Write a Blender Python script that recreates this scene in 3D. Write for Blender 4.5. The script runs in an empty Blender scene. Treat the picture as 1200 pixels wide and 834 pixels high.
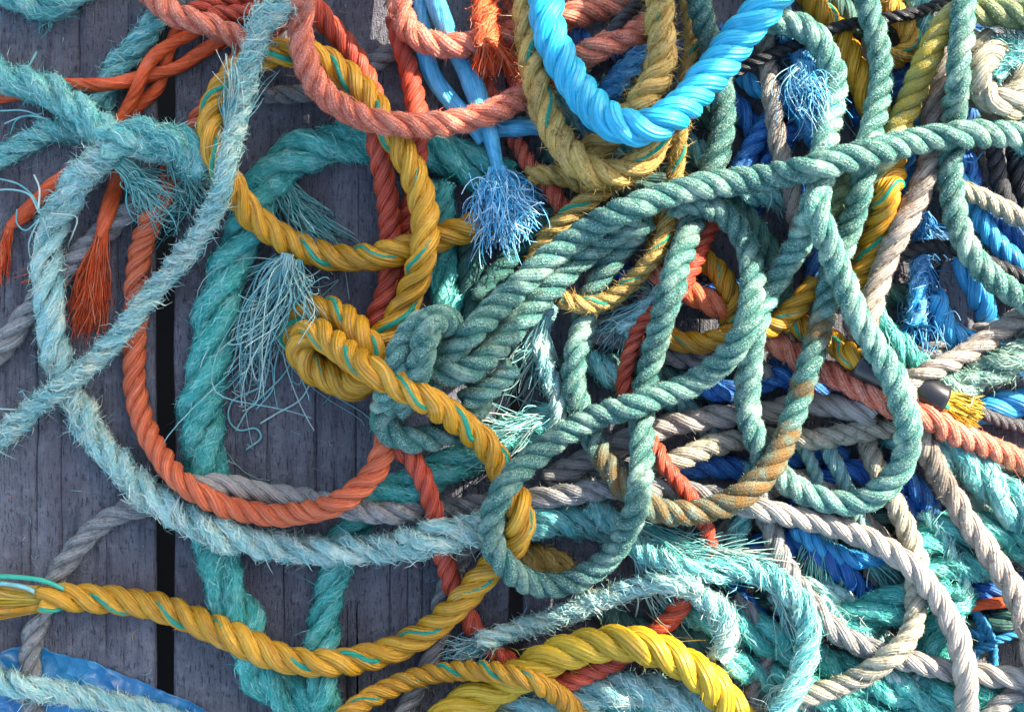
import bpy, math, numpy as np
from mathutils import Vector

# ------------------------------------------------------------------ camera, sky, sun
SC = bpy.context.scene
CAM_H = 1.70                      # metres above the deck; one photo pixel is one millimetre on the deck
cam = bpy.data.cameras.new('camera'); cam.sensor_width = 36; cam.lens = 30 * CAM_H
cam.clip_start = 0.05; cam.clip_end = 200
camo = bpy.data.objects.new('camera', cam); SC.collection.objects.link(camo)
camo.location = (0, 0, CAM_H); SC.camera = camo

SUN_EL, SUN_AZ = math.radians(31), math.radians(38)      # azimuth measured from +X towards +Y
SDIR = Vector((math.cos(SUN_EL) * math.cos(SUN_AZ), math.cos(SUN_EL) * math.sin(SUN_AZ), math.sin(SUN_EL)))
w = bpy.data.worlds.new('World'); SC.world = w; w.use_nodes = True
nt = w.node_tree; nt.nodes.clear()
o_ = nt.nodes.new('ShaderNodeOutputWorld'); b_ = nt.nodes.new('ShaderNodeBackground'); s_ = nt.nodes.new('ShaderNodeTexSky')
s_.sky_type = 'NISHITA'; s_.sun_disc = False; s_.sun_elevation = SUN_EL; s_.sun_rotation = math.pi / 2 - SUN_AZ
s_.air_density = 1.0; s_.dust_density = 2.5; s_.ozone_density = 1.0
b_.inputs[1].default_value = 0.15
nt.links.new(s_.outputs[0], b_.inputs[0]); nt.links.new(b_.outputs[0], o_.inputs[0])
sl = bpy.data.lights.new('sun', 'SUN'); sl.energy = 3.9; sl.angle = math.radians(0.53); sl.color = (1.0, 0.93, 0.82)
so = bpy.data.objects.new('sun', sl); SC.collection.objects.link(so)
so.rotation_euler = SDIR.to_track_quat('Z', 'Y').to_euler(); so.location = SDIR * 6
SC.view_settings.view_transform = 'Standard'; SC.view_settings.look = 'None'
SC.view_settings.exposure = 2.15; SC.view_settings.gamma = 1.0
SC.view_settings.use_curve_mapping = False
SC.cycles.max_bounces = 6; SC.cycles.transparent_max_bounces = 4

RNG = np.random.default_rng(7)
COL = SC.collection

# ------------------------------------------------------------------ node helpers
class N:
    def __init__(s, name):
        s.m = bpy.data.materials.new(name); s.m.use_nodes = True; s.t = s.m.node_tree; s.t.nodes.clear()
        s.out = s.t.nodes.new('ShaderNodeOutputMaterial')
    def n(s, typ, ins=None, **kw):
        x = s.t.nodes.new(typ)
        for k, v in kw.items(): setattr(x, k, v)
        for k, v in (ins or {}).items():
            i = x.inputs[k]
            if isinstance(v, bpy.types.NodeSocket): s.t.links.new(v, i)
            else:
                if i.type == 'RGBA' and len(v) == 3: v = (*v, 1)
                i.default_value = v
        return x
    def math(s, op, a, b=0.0, c=0.0): return s.n('ShaderNodeMath', {0: a, 1: b, 2: c}, operation=op).outputs[0]
    def mix(s, f, a, b): return s.n('ShaderNodeMix', {0: f, 6: a, 7: b}, data_type='RGBA').outputs[2]
    def noise(s, vec, scale, detail=3, rough=.55): return s.n('ShaderNodeTexNoise', {'Vector': vec, 'Scale': scale, 'Detail': detail, 'Roughness': rough}).outputs['Fac']
    def ramp(s, f, lo, hi): return s.n('ShaderNodeMapRange', {0: f, 1: lo, 2: hi, 3: 0.0, 4: 1.0}).outputs[0]
    def done(s, col, rough, nrm=None, spec=.35, extra=None, transl=0.0):
        d = {'Base Color': col, 'Roughness': rough, 'Specular IOR Level': spec}
        if nrm is not None: d['Normal'] = nrm
        d.update(extra or {})
        p = s.n('ShaderNodeBsdfPrincipled', d).outputs[0]
        if transl > 0:
            td = {'Color': col}
            tr = s.n('ShaderNodeBsdfTranslucent', td).outputs[0]
            p = s.n('ShaderNodeMixShader', {0: transl, 1: p, 2: tr}).outputs[0]
        s.t.links.new(p, s.out.inputs[0]); return s.m

# colour families: base, light streak, worn and bleached fibre, grime   (linear)
PAL = {
    'green': ((.028, .120, .100), (.055, .178, .148), (.37, .48, .37), (.022, .042, .028)),
    'pale': ((.044, .172, .142), (.08, .24, .198), (.46, .57, .44), (.035, .06, .042)),
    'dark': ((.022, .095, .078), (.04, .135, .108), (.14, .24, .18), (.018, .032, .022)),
    'olive': ((.11, .17, .07), (.18, .235, .11), (.46, .48, .28), (.10, .065, .018)),
    'yellow': ((.47, .205, .006), (.60, .30, .015), (.64, .46, .16), (.15, .075, .014)),
    'straw': ((.43, .245, .038), (.53, .335, .07), (.64, .49, .21), (.13, .075, .02)),
    'lemon': ((.44, .262, .005), (.54, .35, .014), (.62, .48, .11), (.17, .10, .010)),
    'cyan': ((.012, .40, .62), (.04, .52, .74), (.34, .72, .82), (.01, .22, .38)),
    'blue': ((.02, .27, .58), (.06, .38, .68), (.35, .60, .76), (.015, .10, .24)),
    'sky': ((.06, .46, .72), (.14, .56, .80), (.66, .82, .87), (.03, .22, .38)),
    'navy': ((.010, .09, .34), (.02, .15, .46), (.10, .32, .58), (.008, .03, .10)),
    'red':     ((.50, .050, .020), (.60, .095, .04), (.66, .30, .19), (.18, .03, .018)),
    'coral': ((.62, .095, .025), (.70, .16, .055), (.74, .40, .26), (.28, .05, .02)),
    'salmon':  ((.54, .085, .035), (.62, .15, .075), (.72, .42, .30), (.25, .06, .03)),
    'orange': ((.72, .075, .010), (.80, .13, .025), (.78, .30, .14), (.36, .04, .008)),
    'turq': ((.075, .37, .345), (.15, .49, .45), (.50, .66, .56), (.10, .17, .12)),
    'sea': ((.035, .34, .285), (.08, .46, .39), (.36, .64, .54), (.02, .11, .085)),
    'ice': ((.17, .46, .45), (.28, .58, .55), (.66, .68, .54), (.25, .27, .18)),
    'grey': ((.185, .180, .165), (.245, .238, .218), (.40, .38, .335), (.06, .058, .048)),
    'beige': ((.27, .222, .175), (.35, .292, .232), (.54, .465, .375), (.08, .06, .042)),
    'sisal':   ((.29, .265, .18), (.38, .345, .24), (.54, .49, .36), (.09, .075, .045)),
    'black':   ((.018, .018, .020), (.03, .03, .034), (.10, .10, .10), (.03, .028, .024)),
    'tracer':  ((.01, .33, .19), (.02, .42, .26), (.15, .50, .36), (.02, .15, .10)),
}
_m = {}
def rope_mat(col, style, stain=None):
    key = (col, style, stain)
    if key in _m: return _m[key]
    base, light, worn, grime = PAL[col]
    s = N('_'.join(x for x in (col, style, 'fibre_rope') if x))
    uv = s.n('ShaderNodeUVMap', uv_map='UVMap').outputs[0]
    sx = s.n('ShaderNodeSeparateXYZ', {0: uv}); u, v = sx.outputs[0], sx.outputs[1]
    obj = s.n('ShaderNodeTexCoord').outputs['Object']
    oi = s.n('ShaderNodeObjectInfo').outputs['Random']
    vv = s.math('MULTIPLY_ADD', u, 7.5, v)                       # yarns wind against the lay of the strand
    fuzzy = style in ('fuzzy', 'frayed')
    ny = 13 if style != 'strand' else 7
    ph = s.math('MULTIPLY', vv, ny * 2 * math.pi)
    wave = s.math('MULTIPLY_ADD', s.math('SINE', ph), .5, .5)
    fv = s.n('ShaderNodeCombineXYZ', {0: s.math('MULTIPLY', u, 30.0), 1: s.math('MULTIPLY', vv, 46.0), 2: s.math('MULTIPLY', oi, 37.0)}).outputs[0]
    streak = s.noise(fv, 1.0, 2, .6)
    big = s.noise(obj, 34.0, 3, .6)
    mid = s.noise(obj, 120.0, 2, .6)
    fine = s.noise(obj, 520.0, 2, .7)
    yid = s.n('ShaderNodeTexWhiteNoise', {'W': s.math('FLOOR', s.math('MULTIPLY', vv, float(ny)))}, noise_dimensions='1D').outputs['Value']
    streak = s.math('ADD', s.math('MULTIPLY', streak, .8), s.math('MULTIPLY', yid, .2))
    c = s.mix(s.ramp(streak, .34, .66), tuple(q * .70 for q in base), light)
    wearlo = {'clean': .60, 'strand': .60, 'worn': .50, 'fuzzy': .48, 'frayed': .45}[style]
    crown = s.ramp(s.math('ABSOLUTE', s.math('SUBTRACT', v, .5)), .24, .04)
    wear = s.math('MULTIPLY', s.ramp(big, wearlo, wearlo + .25), .75)
    if fuzzy:
        wear = s.math('MAXIMUM', wear, s.math('MULTIPLY', s.ramp(s.math('MULTIPLY_ADD', crown, .10, fine), .56, .74), s.math('MULTIPLY_ADD', crown, .42, .28)))
    else:
        wear = s.math('MAXIMUM', s.math('MULTIPLY', wear, .6), s.math('MULTIPLY', s.ramp(streak, .62, .80), .35))
        if style == 'worn': wear = s.math('MAXIMUM', wear, s.math('MULTIPLY', crown, s.math('MULTIPLY', s.ramp(fine, .46, .64), .62)))
    c = s.mix(wear, c, worn)
    c = s.mix(s.math('MULTIPLY', s.ramp(mid, .53, .70), .75 if style == 'worn' else (.5 if style != 'clean' else .3)), c, grime)
    if stain:
        st = s.n('ShaderNodeAttribute', attribute_name='stain').outputs['Fac']
        c = s.mix(s.math('MULTIPLY', s.math('MULTIPLY', st, .9), s.ramp(s.math('ADD', s.math('MULTIPLY', s.noise(obj, 60.0, 3, .6), .6), s.math('MULTIPLY', fine, .4)), .30, .54)), c, stain)
    if fuzzy:
        h = s.math('ADD', s.math('MULTIPLY', fine, 1.3), s.math('MULTIPLY', wave, .25))
        dist = .0016
    else:
        h = s.math('ADD', s.math('MULTIPLY', wave, .42), s.math('MULTIPLY', streak, .95))
        dist = .0025
    nrm = s.n('ShaderNodeBump', {'Height': h, 'Strength': .9 if fuzzy else .85, 'Distance': dist}).outputs[0]
    hsv = s.n('ShaderNodeHueSaturation', {'Value': s.math('MULTIPLY_ADD', oi, .20, .90), 'Color': c}).outputs[0]
    _m[key] = s.done(hsv, .85 if fuzzy else (.42 if style in ('clean', 'strand') else .62), nrm, .15 if fuzzy else .4)
    return _m[key]

def fibre_mat(col, worn_amt=.5):
    key = ('fib', col, worn_amt)
    if key in _m: return _m[key]
    base, light, worn, grime = PAL[col]
    s = N(col + '_loose_fibre')
    uv = s.n('ShaderNodeUVMap', uv_map='UVMap').outputs[0]
    sx = s.n('ShaderNodeSeparateXYZ', {0: uv}); u, v = sx.outputs[0], sx.outputs[1]
    c = s.mix(s.ramp(u, .1, .9), base, light)
    f = s.math('MULTIPLY', s.ramp(u, 1.0 - worn_amt * 1.2, 1.0), s.math('MULTIPLY_ADD', v, .6, .4))
    c = s.mix(f, c, worn)
    ob = s.n('ShaderNodeTexCoord').outputs['Object']
    c = s.mix(s.math('MULTIPLY', s.ramp(s.noise(ob, 42.0, 3, .6), .50, .68), min(.8, worn_amt)), c, worn)
    c = s.mix(s.math('MULTIPLY', s.ramp(s.noise(ob, 70.0, 2, .6), .58, .74), .5), c, grime)
    _m[key] = s.done(c, .5, None, .3, transl=.22)
    return _m[key]

# ------------------------------------------------------------------ mesh helpers
def mesh_np(name, V, quads=None, tris=None, mat=None, uvq=None, uvt=None, smooth=True, attr=None, ngons=None):
    me = bpy.data.meshes.new(name)
    nq = 0 if quads is None else len(quads); ntq = 0 if tris is None else len(tris)
    parts, tot = [], []
    if nq: parts.append(np.asarray(quads).ravel()); tot.append(np.full(nq, 4))
    if ntq: parts.append(np.asarray(tris).ravel()); tot.append(np.full(ntq, 3))
    for g in (ngons or []): parts.append(np.asarray(g)); tot.append(np.array([len(g)]))
    loops = np.concatenate(parts).astype(np.int32); tot = np.concatenate(tot).astype(np.int32)
    start = np.concatenate([[0], np.cumsum(tot)[:-1]]).astype(np.int32)
    me.vertices.add(len(V)); me.vertices.foreach_set('co', np.asarray(V, np.float32).ravel())
    me.loops.add(len(loops)); me.loops.foreach_set('vertex_index', loops)
    me.polygons.add(len(tot)); me.polygons.foreach_set('loop_start', start); me.polygons.foreach_set('loop_total', tot)
    me.polygons.foreach_set('use_smooth', np.full(len(tot), smooth))
    uvs = [x.reshape(-1, 2) for x in (uvq, uvt) if x is not None]
    if uvs:
        U = np.concatenate(uvs)
        if len(U) < len(loops): U = np.concatenate([U, np.zeros((len(loops) - len(U), 2))])
        me.uv_layers.new(name='UVMap').data.foreach_set('uv', U.astype(np.float32).ravel())
    if attr is not None:
        me.attributes.new('stain', 'FLOAT', 'POINT').data.foreach_set('value', np.asarray(attr, np.float32))
    me.update(calc_edges=True)
    if mat: me.materials.append(mat)
    return me

def link(name, me, parent=None):
    o = bpy.data.objects.new(name, me); COL.objects.link(o)
    if parent is not None: o.parent = parent
    return o

def tag(o, label, cat, group=None, kind=None):
    o['label'] = label; o['category'] = cat
    if group: o['group'] = group
    if kind: o['kind'] = kind
    return o

def unit(a): return a / np.maximum(np.linalg.norm(a, axis=-1, keepdims=True), 1e-9)

def catmull(P, step):
    """P (n,k): dense resample through the points, about one sample per `step` of the first two columns."""
    P = np.vstack([2 * P[0] - P[1], P, 2 * P[-1] - P[-2]]); out = []
    for i in range(1, len(P) - 2):
        p0, p1, p2, p3 = P[i - 1:i + 3]
        t0, t1, t2, t3 = np.cumsum([0] + [max(np.linalg.norm((b - a)[:2]), 1e-3) ** .5 for a, b in ((p0, p1), (p1, p2), (p2, p3))])
        n = max(2, int(np.linalg.norm((p2 - p1)[:2]) / step * 1.15))
        t = np.linspace(t1, t2, n, endpoint=False)[:, None]
        A1 = (t1 - t) / (t1 - t0) * p0 + (t - t0) / (t1 - t0) * p1
        A2 = (t2 - t) / (t2 - t1) * p1 + (t - t1) / (t2 - t1) * p2
        A3 = (t3 - t) / (t3 - t2) * p2 + (t - t2) / (t3 - t2) * p3
        B1 = (t2 - t) / (t2 - t0) * A1 + (t - t0) / (t2 - t0) * A2
        B2 = (t3 - t) / (t3 - t1) * A2 + (t - t1) / (t3 - t1) * A3
        out.append((t2 - t) / (t2 - t1) * B1 + (t - t1) / (t2 - t1) * B2)
    out.append(P[-2][None]); return np.vstack(out)

def resample(P, ds):
    d = np.concatenate([[0], np.cumsum(np.linalg.norm(np.diff(P[:, :3], axis=0), axis=1))])
    n = max(4, int(round(d[-1] / ds)) + 1); t = np.linspace(0, d[-1], n)
    return np.stack([np.interp(t, d, P[:, k]) for k in range(P.shape[1])], 1), t

def frames(P):
    T = unit(np.gradient(P, axis=0)); Nn = np.zeros_like(P)
    up = np.array([0, 0, 1.0]); n = up - T[0] * T[0].dot(up); n /= max(np.linalg.norm(n), 1e-6); Nn[0] = n
    for i in range(1, len(P)):
        n = n - T[i] * T[i].dot(n); n /= max(np.linalg.norm(n), 1e-6); Nn[i] = n
    return T, Nn, np.cross(T, Nn)

def smooth_noise(n, cell, rng):
    k = max(3, int(n / cell) + 3); x = np.linspace(0, k - 1.001, n)
    r = rng.standard_normal(k); i = x.astype(int); f = x - i; f = f * f * (3 - 2 * f)
    return r[i] * (1 - f) + r[i + 1] * f

def tube(C, rad, seg, u, out_dir=None, uoff=0.0, squash=None, cap=True):
    """tube round centre line C; returns V, quads, uv, ngons, and per-vertex normal / tangent / theta for hairs"""
    n = len(C); T = unit(np.gradient(C, axis=0))
    if out_dir is None: _, Nn, B = frames(C)
    else:
        Nn = out_dir - T * (out_dir * T).sum(1, keepdims=True); Nn = unit(Nn); B = np.cross(T, Nn)
    th = np.linspace(-math.pi, math.pi, seg, endpoint=False)
    dirs = np.cos(th)[None, :, None] * Nn[:, None] + np.sin(th)[None, :, None] * B[:, None]
    R = rad if np.ndim(rad) == 2 else np.broadcast_to(np.asarray(rad).reshape(-1, 1), (n, seg))
    V = (C[:, None] + dirs * R[..., None]).reshape(-1, 3)
    i = np.arange(n - 1)[:, None] * seg; j = np.arange(seg)[None]; j2 = (j + 1) % seg
    Q = np.stack([i + j, i + j2, i + seg + j2, i + seg + j], -1).reshape(-1, 4)
    v0 = np.broadcast_to(j / seg, (n - 1, seg)); v1 = v0 + 1.0 / seg
    u0 = np.broadcast_to((u + uoff)[:-1, None], (n - 1, seg)); u1 = np.broadcast_to((u + uoff)[1:, None], (n - 1, seg))
    UV = np.stack([np.stack([u0, v0], -1), np.stack([u0, v1], -1), np.stack([u1, v1], -1), np.stack([u1, v0], -1)], 2)
    ng = [list(range(seg))[::-1], list(range((n - 1) * seg, n * seg))] if cap else None
    return V, Q, UV.reshape(-1, 2), ng, dirs, T, th

def hairs(name, P, D, L, wdt, bend, mat, parent, rng, simple=False):
    """thin flat fibres: P base, D direction, L length, bend vector"""
    n = len(P); side = unit(np.cross(D, rng.standard_normal((n, 3)))) * np.reshape(wdt, (-1, 1)) * .5
    L = np.reshape(L, (-1, 1)); ru = rng.random(n)
    if simple:
        V = np.stack([P + side, P - side, P + D * L + bend], 1).reshape(-1, 3)
        tri = np.arange(n * 3).reshape(-1, 3)
        uvt = np.stack([np.stack([ru, 0 * ru], -1), np.stack([ru, 0 * ru], -1), np.stack([ru, 0 * ru + 1], -1)], 1)
        me = mesh_np(name, V, None, tri, mat, None, uvt, smooth=False)
    else:
        p1 = P + D * L * .5 + bend * .28; p2 = P + D * L + bend
        V = np.stack([P + side, P - side, p1 - side * .8, p1 + side * .8, p2], 1).reshape(-1, 3)
        b = np.arange(n)[:, None] * 5
        q = b + np.array([[0, 1, 2, 3]]); t = b + np.array([[3, 2, 4]])
        z, hf, on = 0 * ru, 0 * ru + .5, 0 * ru + 1
        uvq = np.stack([np.stack([ru, k], -1) for k in (z, z, hf, hf)], 1)
        uvt = np.stack([np.stack([ru, k], -1) for k in (hf, hf, on)], 1)
        me = mesh_np(name, V, q, t, mat, uvq, uvt, smooth=False)
    o = link(name, me, parent); o['kind'] = 'stuff'; return o

def yarn_mesh(name, lines, rad, mat, parent, rng):
    """many thin three-sided threads; lines (n,m,3)"""
    n, m, _ = lines.shape
    T = unit(np.gradient(lines, axis=1)); ref = unit(rng.standard_normal((n, 1, 3)) * .3 + np.array([0, 0, 1.0]))
    A = unit(np.cross(T, ref)); B = np.cross(T, A)
    taper = np.linspace(1, .55, m)[None, :, None]; r = np.reshape(rad, (-1, 1, 1)) * taper
    rings = np.stack([lines + (A * math.cos(a) + B * math.sin(a)) * r for a in (0, 2.094, 4.189)], 2)
    V = rings.reshape(-1, 3)
    b = (np.arange(n)[:, None, None] * m + np.arange(m - 1)[None, :, None]) * 3; j = np.arange(3)[None, None]; j2 = (j + 1) % 3
    Q = np.stack([b + j, b + j2, b + 3 + j2, b + 3 + j], -1).reshape(-1, 4)
    ru = np.repeat(rng.random(n), (m - 1) * 3 * 4)
    vv = np.tile(np.repeat(np.linspace(0, 1, m)[:-1], 12), n)
    me = mesh_np(name, V, Q, None, mat, np.stack([ru, vv], -1))
    o = link(name, me, parent); o['kind'] = 'stuff'; return o

# ------------------------------------------------------------------ pixel and metre
def to_world(px, py, z):
    k = (CAM_H - z) / CAM_H * 1e-3
    return np.stack([(px - 600) * k, (417 - py) * k, z + 0 * px], -1)

# ------------------------------------------------------------------ the deck
def plank_mat():
    s = N('weathered_grey_timber')
    obj = s.n('ShaderNodeTexCoord').outputs['Object']; oi = s.n('ShaderNodeObjectInfo').outputs['Random']
    mp = s.n('ShaderNodeMapping', {'Vector': obj, 'Scale': (1, .06, 1), 'Location': s.n('ShaderNodeCombineXYZ', {0: s.math('MULTIPLY', oi, 9.0), 1: oi, 2: 0.0}).outputs[0]}).outputs[0]
    warp = s.n('ShaderNodeTexNoise', {'Vector': obj, 'Scale': 5.0, 'Detail': 2.0}).outputs['Color']
    mp2 = s.n('ShaderNodeMix', {0: .010, 4: mp, 5: warp}, data_type='VECTOR').outputs[1]
    g1 = s.noise(mp2, 130.0, 4, .6); g2 = s.noise(mp2, 520.0, 3, .7)
    big = s.noise(obj, 9.0, 4, .6); fine = s.noise(obj, 420.0, 3, .7); spk = s.noise(obj, 95.0, 3, .6)
    g3 = s.noise(mp2, 36.0, 4, .65); mot = s.noise(obj, 48.0, 5, .65)
    pore = s.noise(s.n('ShaderNodeMapping', {'Vector': obj, 'Scale': (1, .16, 1)}).outputs[0], 420.0, 2, .6)
    c = s.mix(s.ramp(g3, .25, .75), (.095, .094, .103), (.19, .188, .20))
    c = s.mix(s.math('MULTIPLY', s.ramp(g1, .52, .66), .55), c, (.052, .050, .062))
    c = s.mix(s.math('MULTIPLY', s.ramp(mot, .50, .70), .55), c, (.25, .247, .268))
    c = s.mix(s.math('MULTIPLY', s.ramp(big, .50, .66), .60), c, (.105, .084, .092))
    c = s.mix(s.math('MULTIPLY', s.ramp(pore, .57, .66), .75), c, (.030, .029, .036))
    c = s.mix(s.math('MULTIPLY', s.ramp(spk, .60, .70), .6), c, (.035, .032, .036))
    c = s.mix(s.math('MULTIPLY', s.ramp(fine, .60, .76), .6), c, (.32, .315, .34))
    h = s.math('ADD', s.math('MULTIPLY', g1, .45), s.math('ADD', s.math('MULTIPLY', pore, -.8), s.math('ADD', s.math('MULTIPLY', fine, .6), s.math('MULTIPLY', mot, 1.0))))
    nrm = s.n('ShaderNodeBump', {'Height': h, 'Strength': 1.0, 'Distance': .0045}).outputs[0]
    return s.done(c, .88, nrm, .2)
WOOD = plank_mat()

def plank(x0, x1, cracks, seed):
    """one deck plank, px range x0..x1, with checked cracks (x, y0, y1, width, depth) cut into its top"""
    r = np.random.default_rng(seed); y0, y1 = -1500.0, 2300.0
    ys = np.concatenate([np.linspace(y0, -60, 24, endpoint=False), np.arange(-60, 900, 12.0), np.linspace(900, y1, 24)])
    n = len(ys); edge = [x0, x0 + 1.5, x0 + 4]; edge2 = [x1 - 4, x1 - 1.5, x1]
    cols, depth = [], []
    wl, wr = smooth_noise(n, 9, r) * 1.2, smooth_noise(n, 9, r) * 1.2
    for e, d in zip(edge, (-6, -2.2, -.4)): cols.append(e + wl); depth.append(np.full(n, d) + smooth_noise(n, 4, r) * .4)
    xs = sorted([(x, 0, None) for x in np.arange(x0 + 12, x1 - 8, 10.0)] + [(c[0], 1, c) for c in cracks], key=lambda a: a[0])
    cr = [c[0] for c in cracks]
    for x, k, c in xs:
        if k == 0:
            if any(abs(x - q) < 6 for q in cr): continue
            cols.append(np.full(n, x)); depth.append(smooth_noise(n, 8, r) * .35)
        else:
            wob = np.cumsum(r.standard_normal(n)) * .35; wob -= np.interp(ys, [c[1], c[2]], [wob[np.argmin(abs(ys - c[1]))], wob[np.argmin(abs(ys - c[2]))]])
            wob = np.clip(wob, -3, 3)
            t = np.clip((ys - c[1]) / max(c[2] - c[1], 1), 0, 1); op = np.sin(np.pi * t) ** .4 * ((ys > c[1]) & (ys < c[2]))
            hw = np.maximum(c[3] * .5 * op, .05)
            for q, dd in ((-1.5, 0), (-.8, -.2), (0, -1), (.8, -.2), (1.5, 0)):
                cols.append(c[0] + wob + q * hw); depth.append(dd * c[4] * op)
    for e, d in zip(edge2, (-.4, -2.2, -6)): cols.append(e + wr); depth.append(np.full(n, d) + smooth_noise(n, 4, r) * .4)
    X = np.stack(cols, 1); Z = np.stack(depth, 1)
    X = np.concatenate([X[:, :1] + 12, X, X[:, -1:] - 12], 1); Z = np.concatenate([np.full((n, 1), -26.0), Z, np.full((n, 1), -26.0)], 1)
    m = X.shape[1]; Y = np.repeat(ys[:, None], m, 1)
    V = np.stack([(X - 600) * 1e-3, (417 - Y) * 1e-3, Z * 1e-3], -1).reshape(-1, 3)
    i = np.arange(n - 1)[:, None] * m; j = np.arange(m - 1)[None]
    Q = np.stack([i + j, i + m + j, i + m + j + 1, i + j + 1], -1).reshape(-1, 4)
    return mesh_np('plank', V, Q, None, WOOD)

deck = bpy.data.objects.new('deck', None); COL.objects.link(deck); deck['kind'] = 'structure'
deck['label'] = 'weathered blue-grey timber deck planks under the ropes'
crk0 = [(93, -60, 96, 2.4, 5), (43, 380, 640, 3.0, 6), (73, 470, 700, 1.2, 3), (117, 430, 560, 1.0, 2), (124, 640, 770, 1.3, 3), (22, 150, 300, 1.0, 2), (35, 620, 700, 1.5, 3), (150, 10, 80, .9, 2), (-60, 0, 800, 2, 5)]
crk1 = [(370, 440, 600, 2.6, 5), (417, 470, 600, 1.6, 4), (332, 640, 760, 1.8, 4), (456, 640, 760, 1.5, 4), (312, 470, 560, 1.2, 3), (270, 20, 110, 1.2, 3), (420, 200, 290, 1.4, 3), (478, 660, 740, 1.2, 3), (495, 655, 760, 1.0, 3), (318, 330, 470, 1.1, 2), (560, 560, 760, 1.5, 3), (236, 20, 120, 1.0, 2)]
crk2 = [(700, 380, 560, 2, 5), (850, 300, 600, 2, 5), (760, 200, 480, 1.5, 4), (650, 400, 760, 1.5, 4)]
crk3 = [(1120, 300, 460, 2, 5), (1180, 100, 320, 2, 5), (1085, 100, 500, 1.5, 4)]
for cl_, xa, xb, sd_ in ((crk0, -20, 170, 1), (crk1, 220, 585, 2), (crk2, 625, 1000, 3), (crk3, 1040, 1400, 4)):
    rc = np.random.default_rng(sd_)
    for q in range(16):
        x_ = rc.uniform(xa, xb)
        if all(abs(x_ - c_[0]) > 9 for c_ in cl_):
            y_ = rc.uniform(-60, 800); cl_.append((x_, y_, y_ + rc.uniform(50, 190), rc.uniform(.9, 2.2), rc.uniform(2, 5)))
crk0[:] = [(a_, b_, c_, d_ * 1.35, e_ * 1.3) for a_, b_, c_, d_, e_ in crk0]; crk1[:] = [(a_, b_, c_, d_ * 1.35, e_ * 1.3) for a_, b_, c_, d_, e_ in crk1]
for k, (a, b, c) in enumerate([(-1090, -680, []), (-660, -250, []), (-230, 182, crk0), (203, 597, crk1), (612, 1012, crk2), (1028, 1430, crk3), (1448, 1850, []), (1868, 2270, []), (2290, 2690, [])]):
    link('plank', plank(a, b, c, 40 + k), deck)
s = N('shade_black_ground'); ob = s.n('ShaderNodeTexCoord').outputs['Object']
GROUND = s.done(s.mix(s.noise(ob, 6.0), (.002, .002, .0025), (.006, .006, .006)), .9, None, .1)  # near-black colour stands in for the deep shade under the deck
g = link('ground', mesh_np('ground', np.array([[-40, -40, -1.2], [40, -40, -1.2], [40, 40, -1.2], [-40, 40, -1.2]]), np.array([[0, 1, 2, 3]]), None, GROUND)); g['kind'] = 'structure'
g['label'] = 'ground far below, coloured near black to darken the deck gaps'

# ------------------------------------------------------------------ rope list
# path: "x,y,level x,y ..."  in photo pixels; level says which of two crossing ropes lies on top
ROPES = []
def rope(label, col, style, r, path, **kw):
    P, lv = [], []
    for t in path.split():
        a = t.split(','); P.append((float(a[0]), float(a[1]))); lv.append(float(a[2]) if len(a) > 2 and a[2] else np.nan)
    lv = np.array(lv); k = np.arange(len(lv)); ok = ~np.isnan(lv)
    lv = np.interp(k, k[ok], lv[ok]); P = np.array(P)
    for end in (0, -1):                                  # a rope that leaves the picture runs on and comes to rest on the deck
        x, y = P[end]
        if x < -12 or x > 1212 or y < -12 or y > 842:
            d_ = P[end] - P[1 if end == 0 else -2]; d_ = d_ / np.linalg.norm(d_); n_ = np.array([-d_[1], d_[0]]) * (1 if (len(ROPES) % 2) else -1)
            ext = [P[end] + d_ * 70 + n_ * 6, P[end] + d_ * 150 + n_ * 30, P[end] + d_ * (200 + 23 * (len(ROPES) % 5)) + n_ * 80]
            el = [lv[end] * .6, lv[end] * .25, .1]
            P = np.vstack([ext[::-1], P]) if end == 0 else np.vstack([P, ext]); lv = np.concatenate([el[::-1], lv]) if end == 0 else np.concatenate([lv, el])
    d = dict(label=label, col=col, style=style, r=r, P=np.column_stack([P, lv])); d.update(kw); ROPES.append(d)
# --- bottom fill of the heap: ropes that show only through the gaps
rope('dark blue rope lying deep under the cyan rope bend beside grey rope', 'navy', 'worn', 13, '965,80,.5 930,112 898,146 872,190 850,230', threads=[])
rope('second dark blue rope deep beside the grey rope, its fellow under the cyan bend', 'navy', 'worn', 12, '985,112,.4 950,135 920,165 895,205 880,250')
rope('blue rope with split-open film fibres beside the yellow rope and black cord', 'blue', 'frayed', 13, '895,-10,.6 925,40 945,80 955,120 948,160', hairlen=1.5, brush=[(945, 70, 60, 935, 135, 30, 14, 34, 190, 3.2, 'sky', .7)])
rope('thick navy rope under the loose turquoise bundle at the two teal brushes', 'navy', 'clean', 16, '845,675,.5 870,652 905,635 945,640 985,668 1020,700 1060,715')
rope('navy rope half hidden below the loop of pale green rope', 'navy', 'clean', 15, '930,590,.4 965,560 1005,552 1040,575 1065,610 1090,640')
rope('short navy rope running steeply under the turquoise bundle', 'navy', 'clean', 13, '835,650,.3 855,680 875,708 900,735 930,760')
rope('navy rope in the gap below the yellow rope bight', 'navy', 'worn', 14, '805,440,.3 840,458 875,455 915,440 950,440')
rope('thick bright blue rope under the red rope end at the dark cord', 'blue', 'clean', 18, '1120,500,.5 1150,482 1185,473 1225,470')
rope('thick bright blue rope standing beside the split grey timber block', 'blue', 'clean', 17, '1125,300,.5 1142,335 1155,370 1160,410 1150,445')
rope('thin blue rope curling beside the small red cord', 'blue', 'clean', 6, '1130,705,.8 1150,725 1162,750 1165,785', group='thin blue cords under the beige rope')
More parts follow.
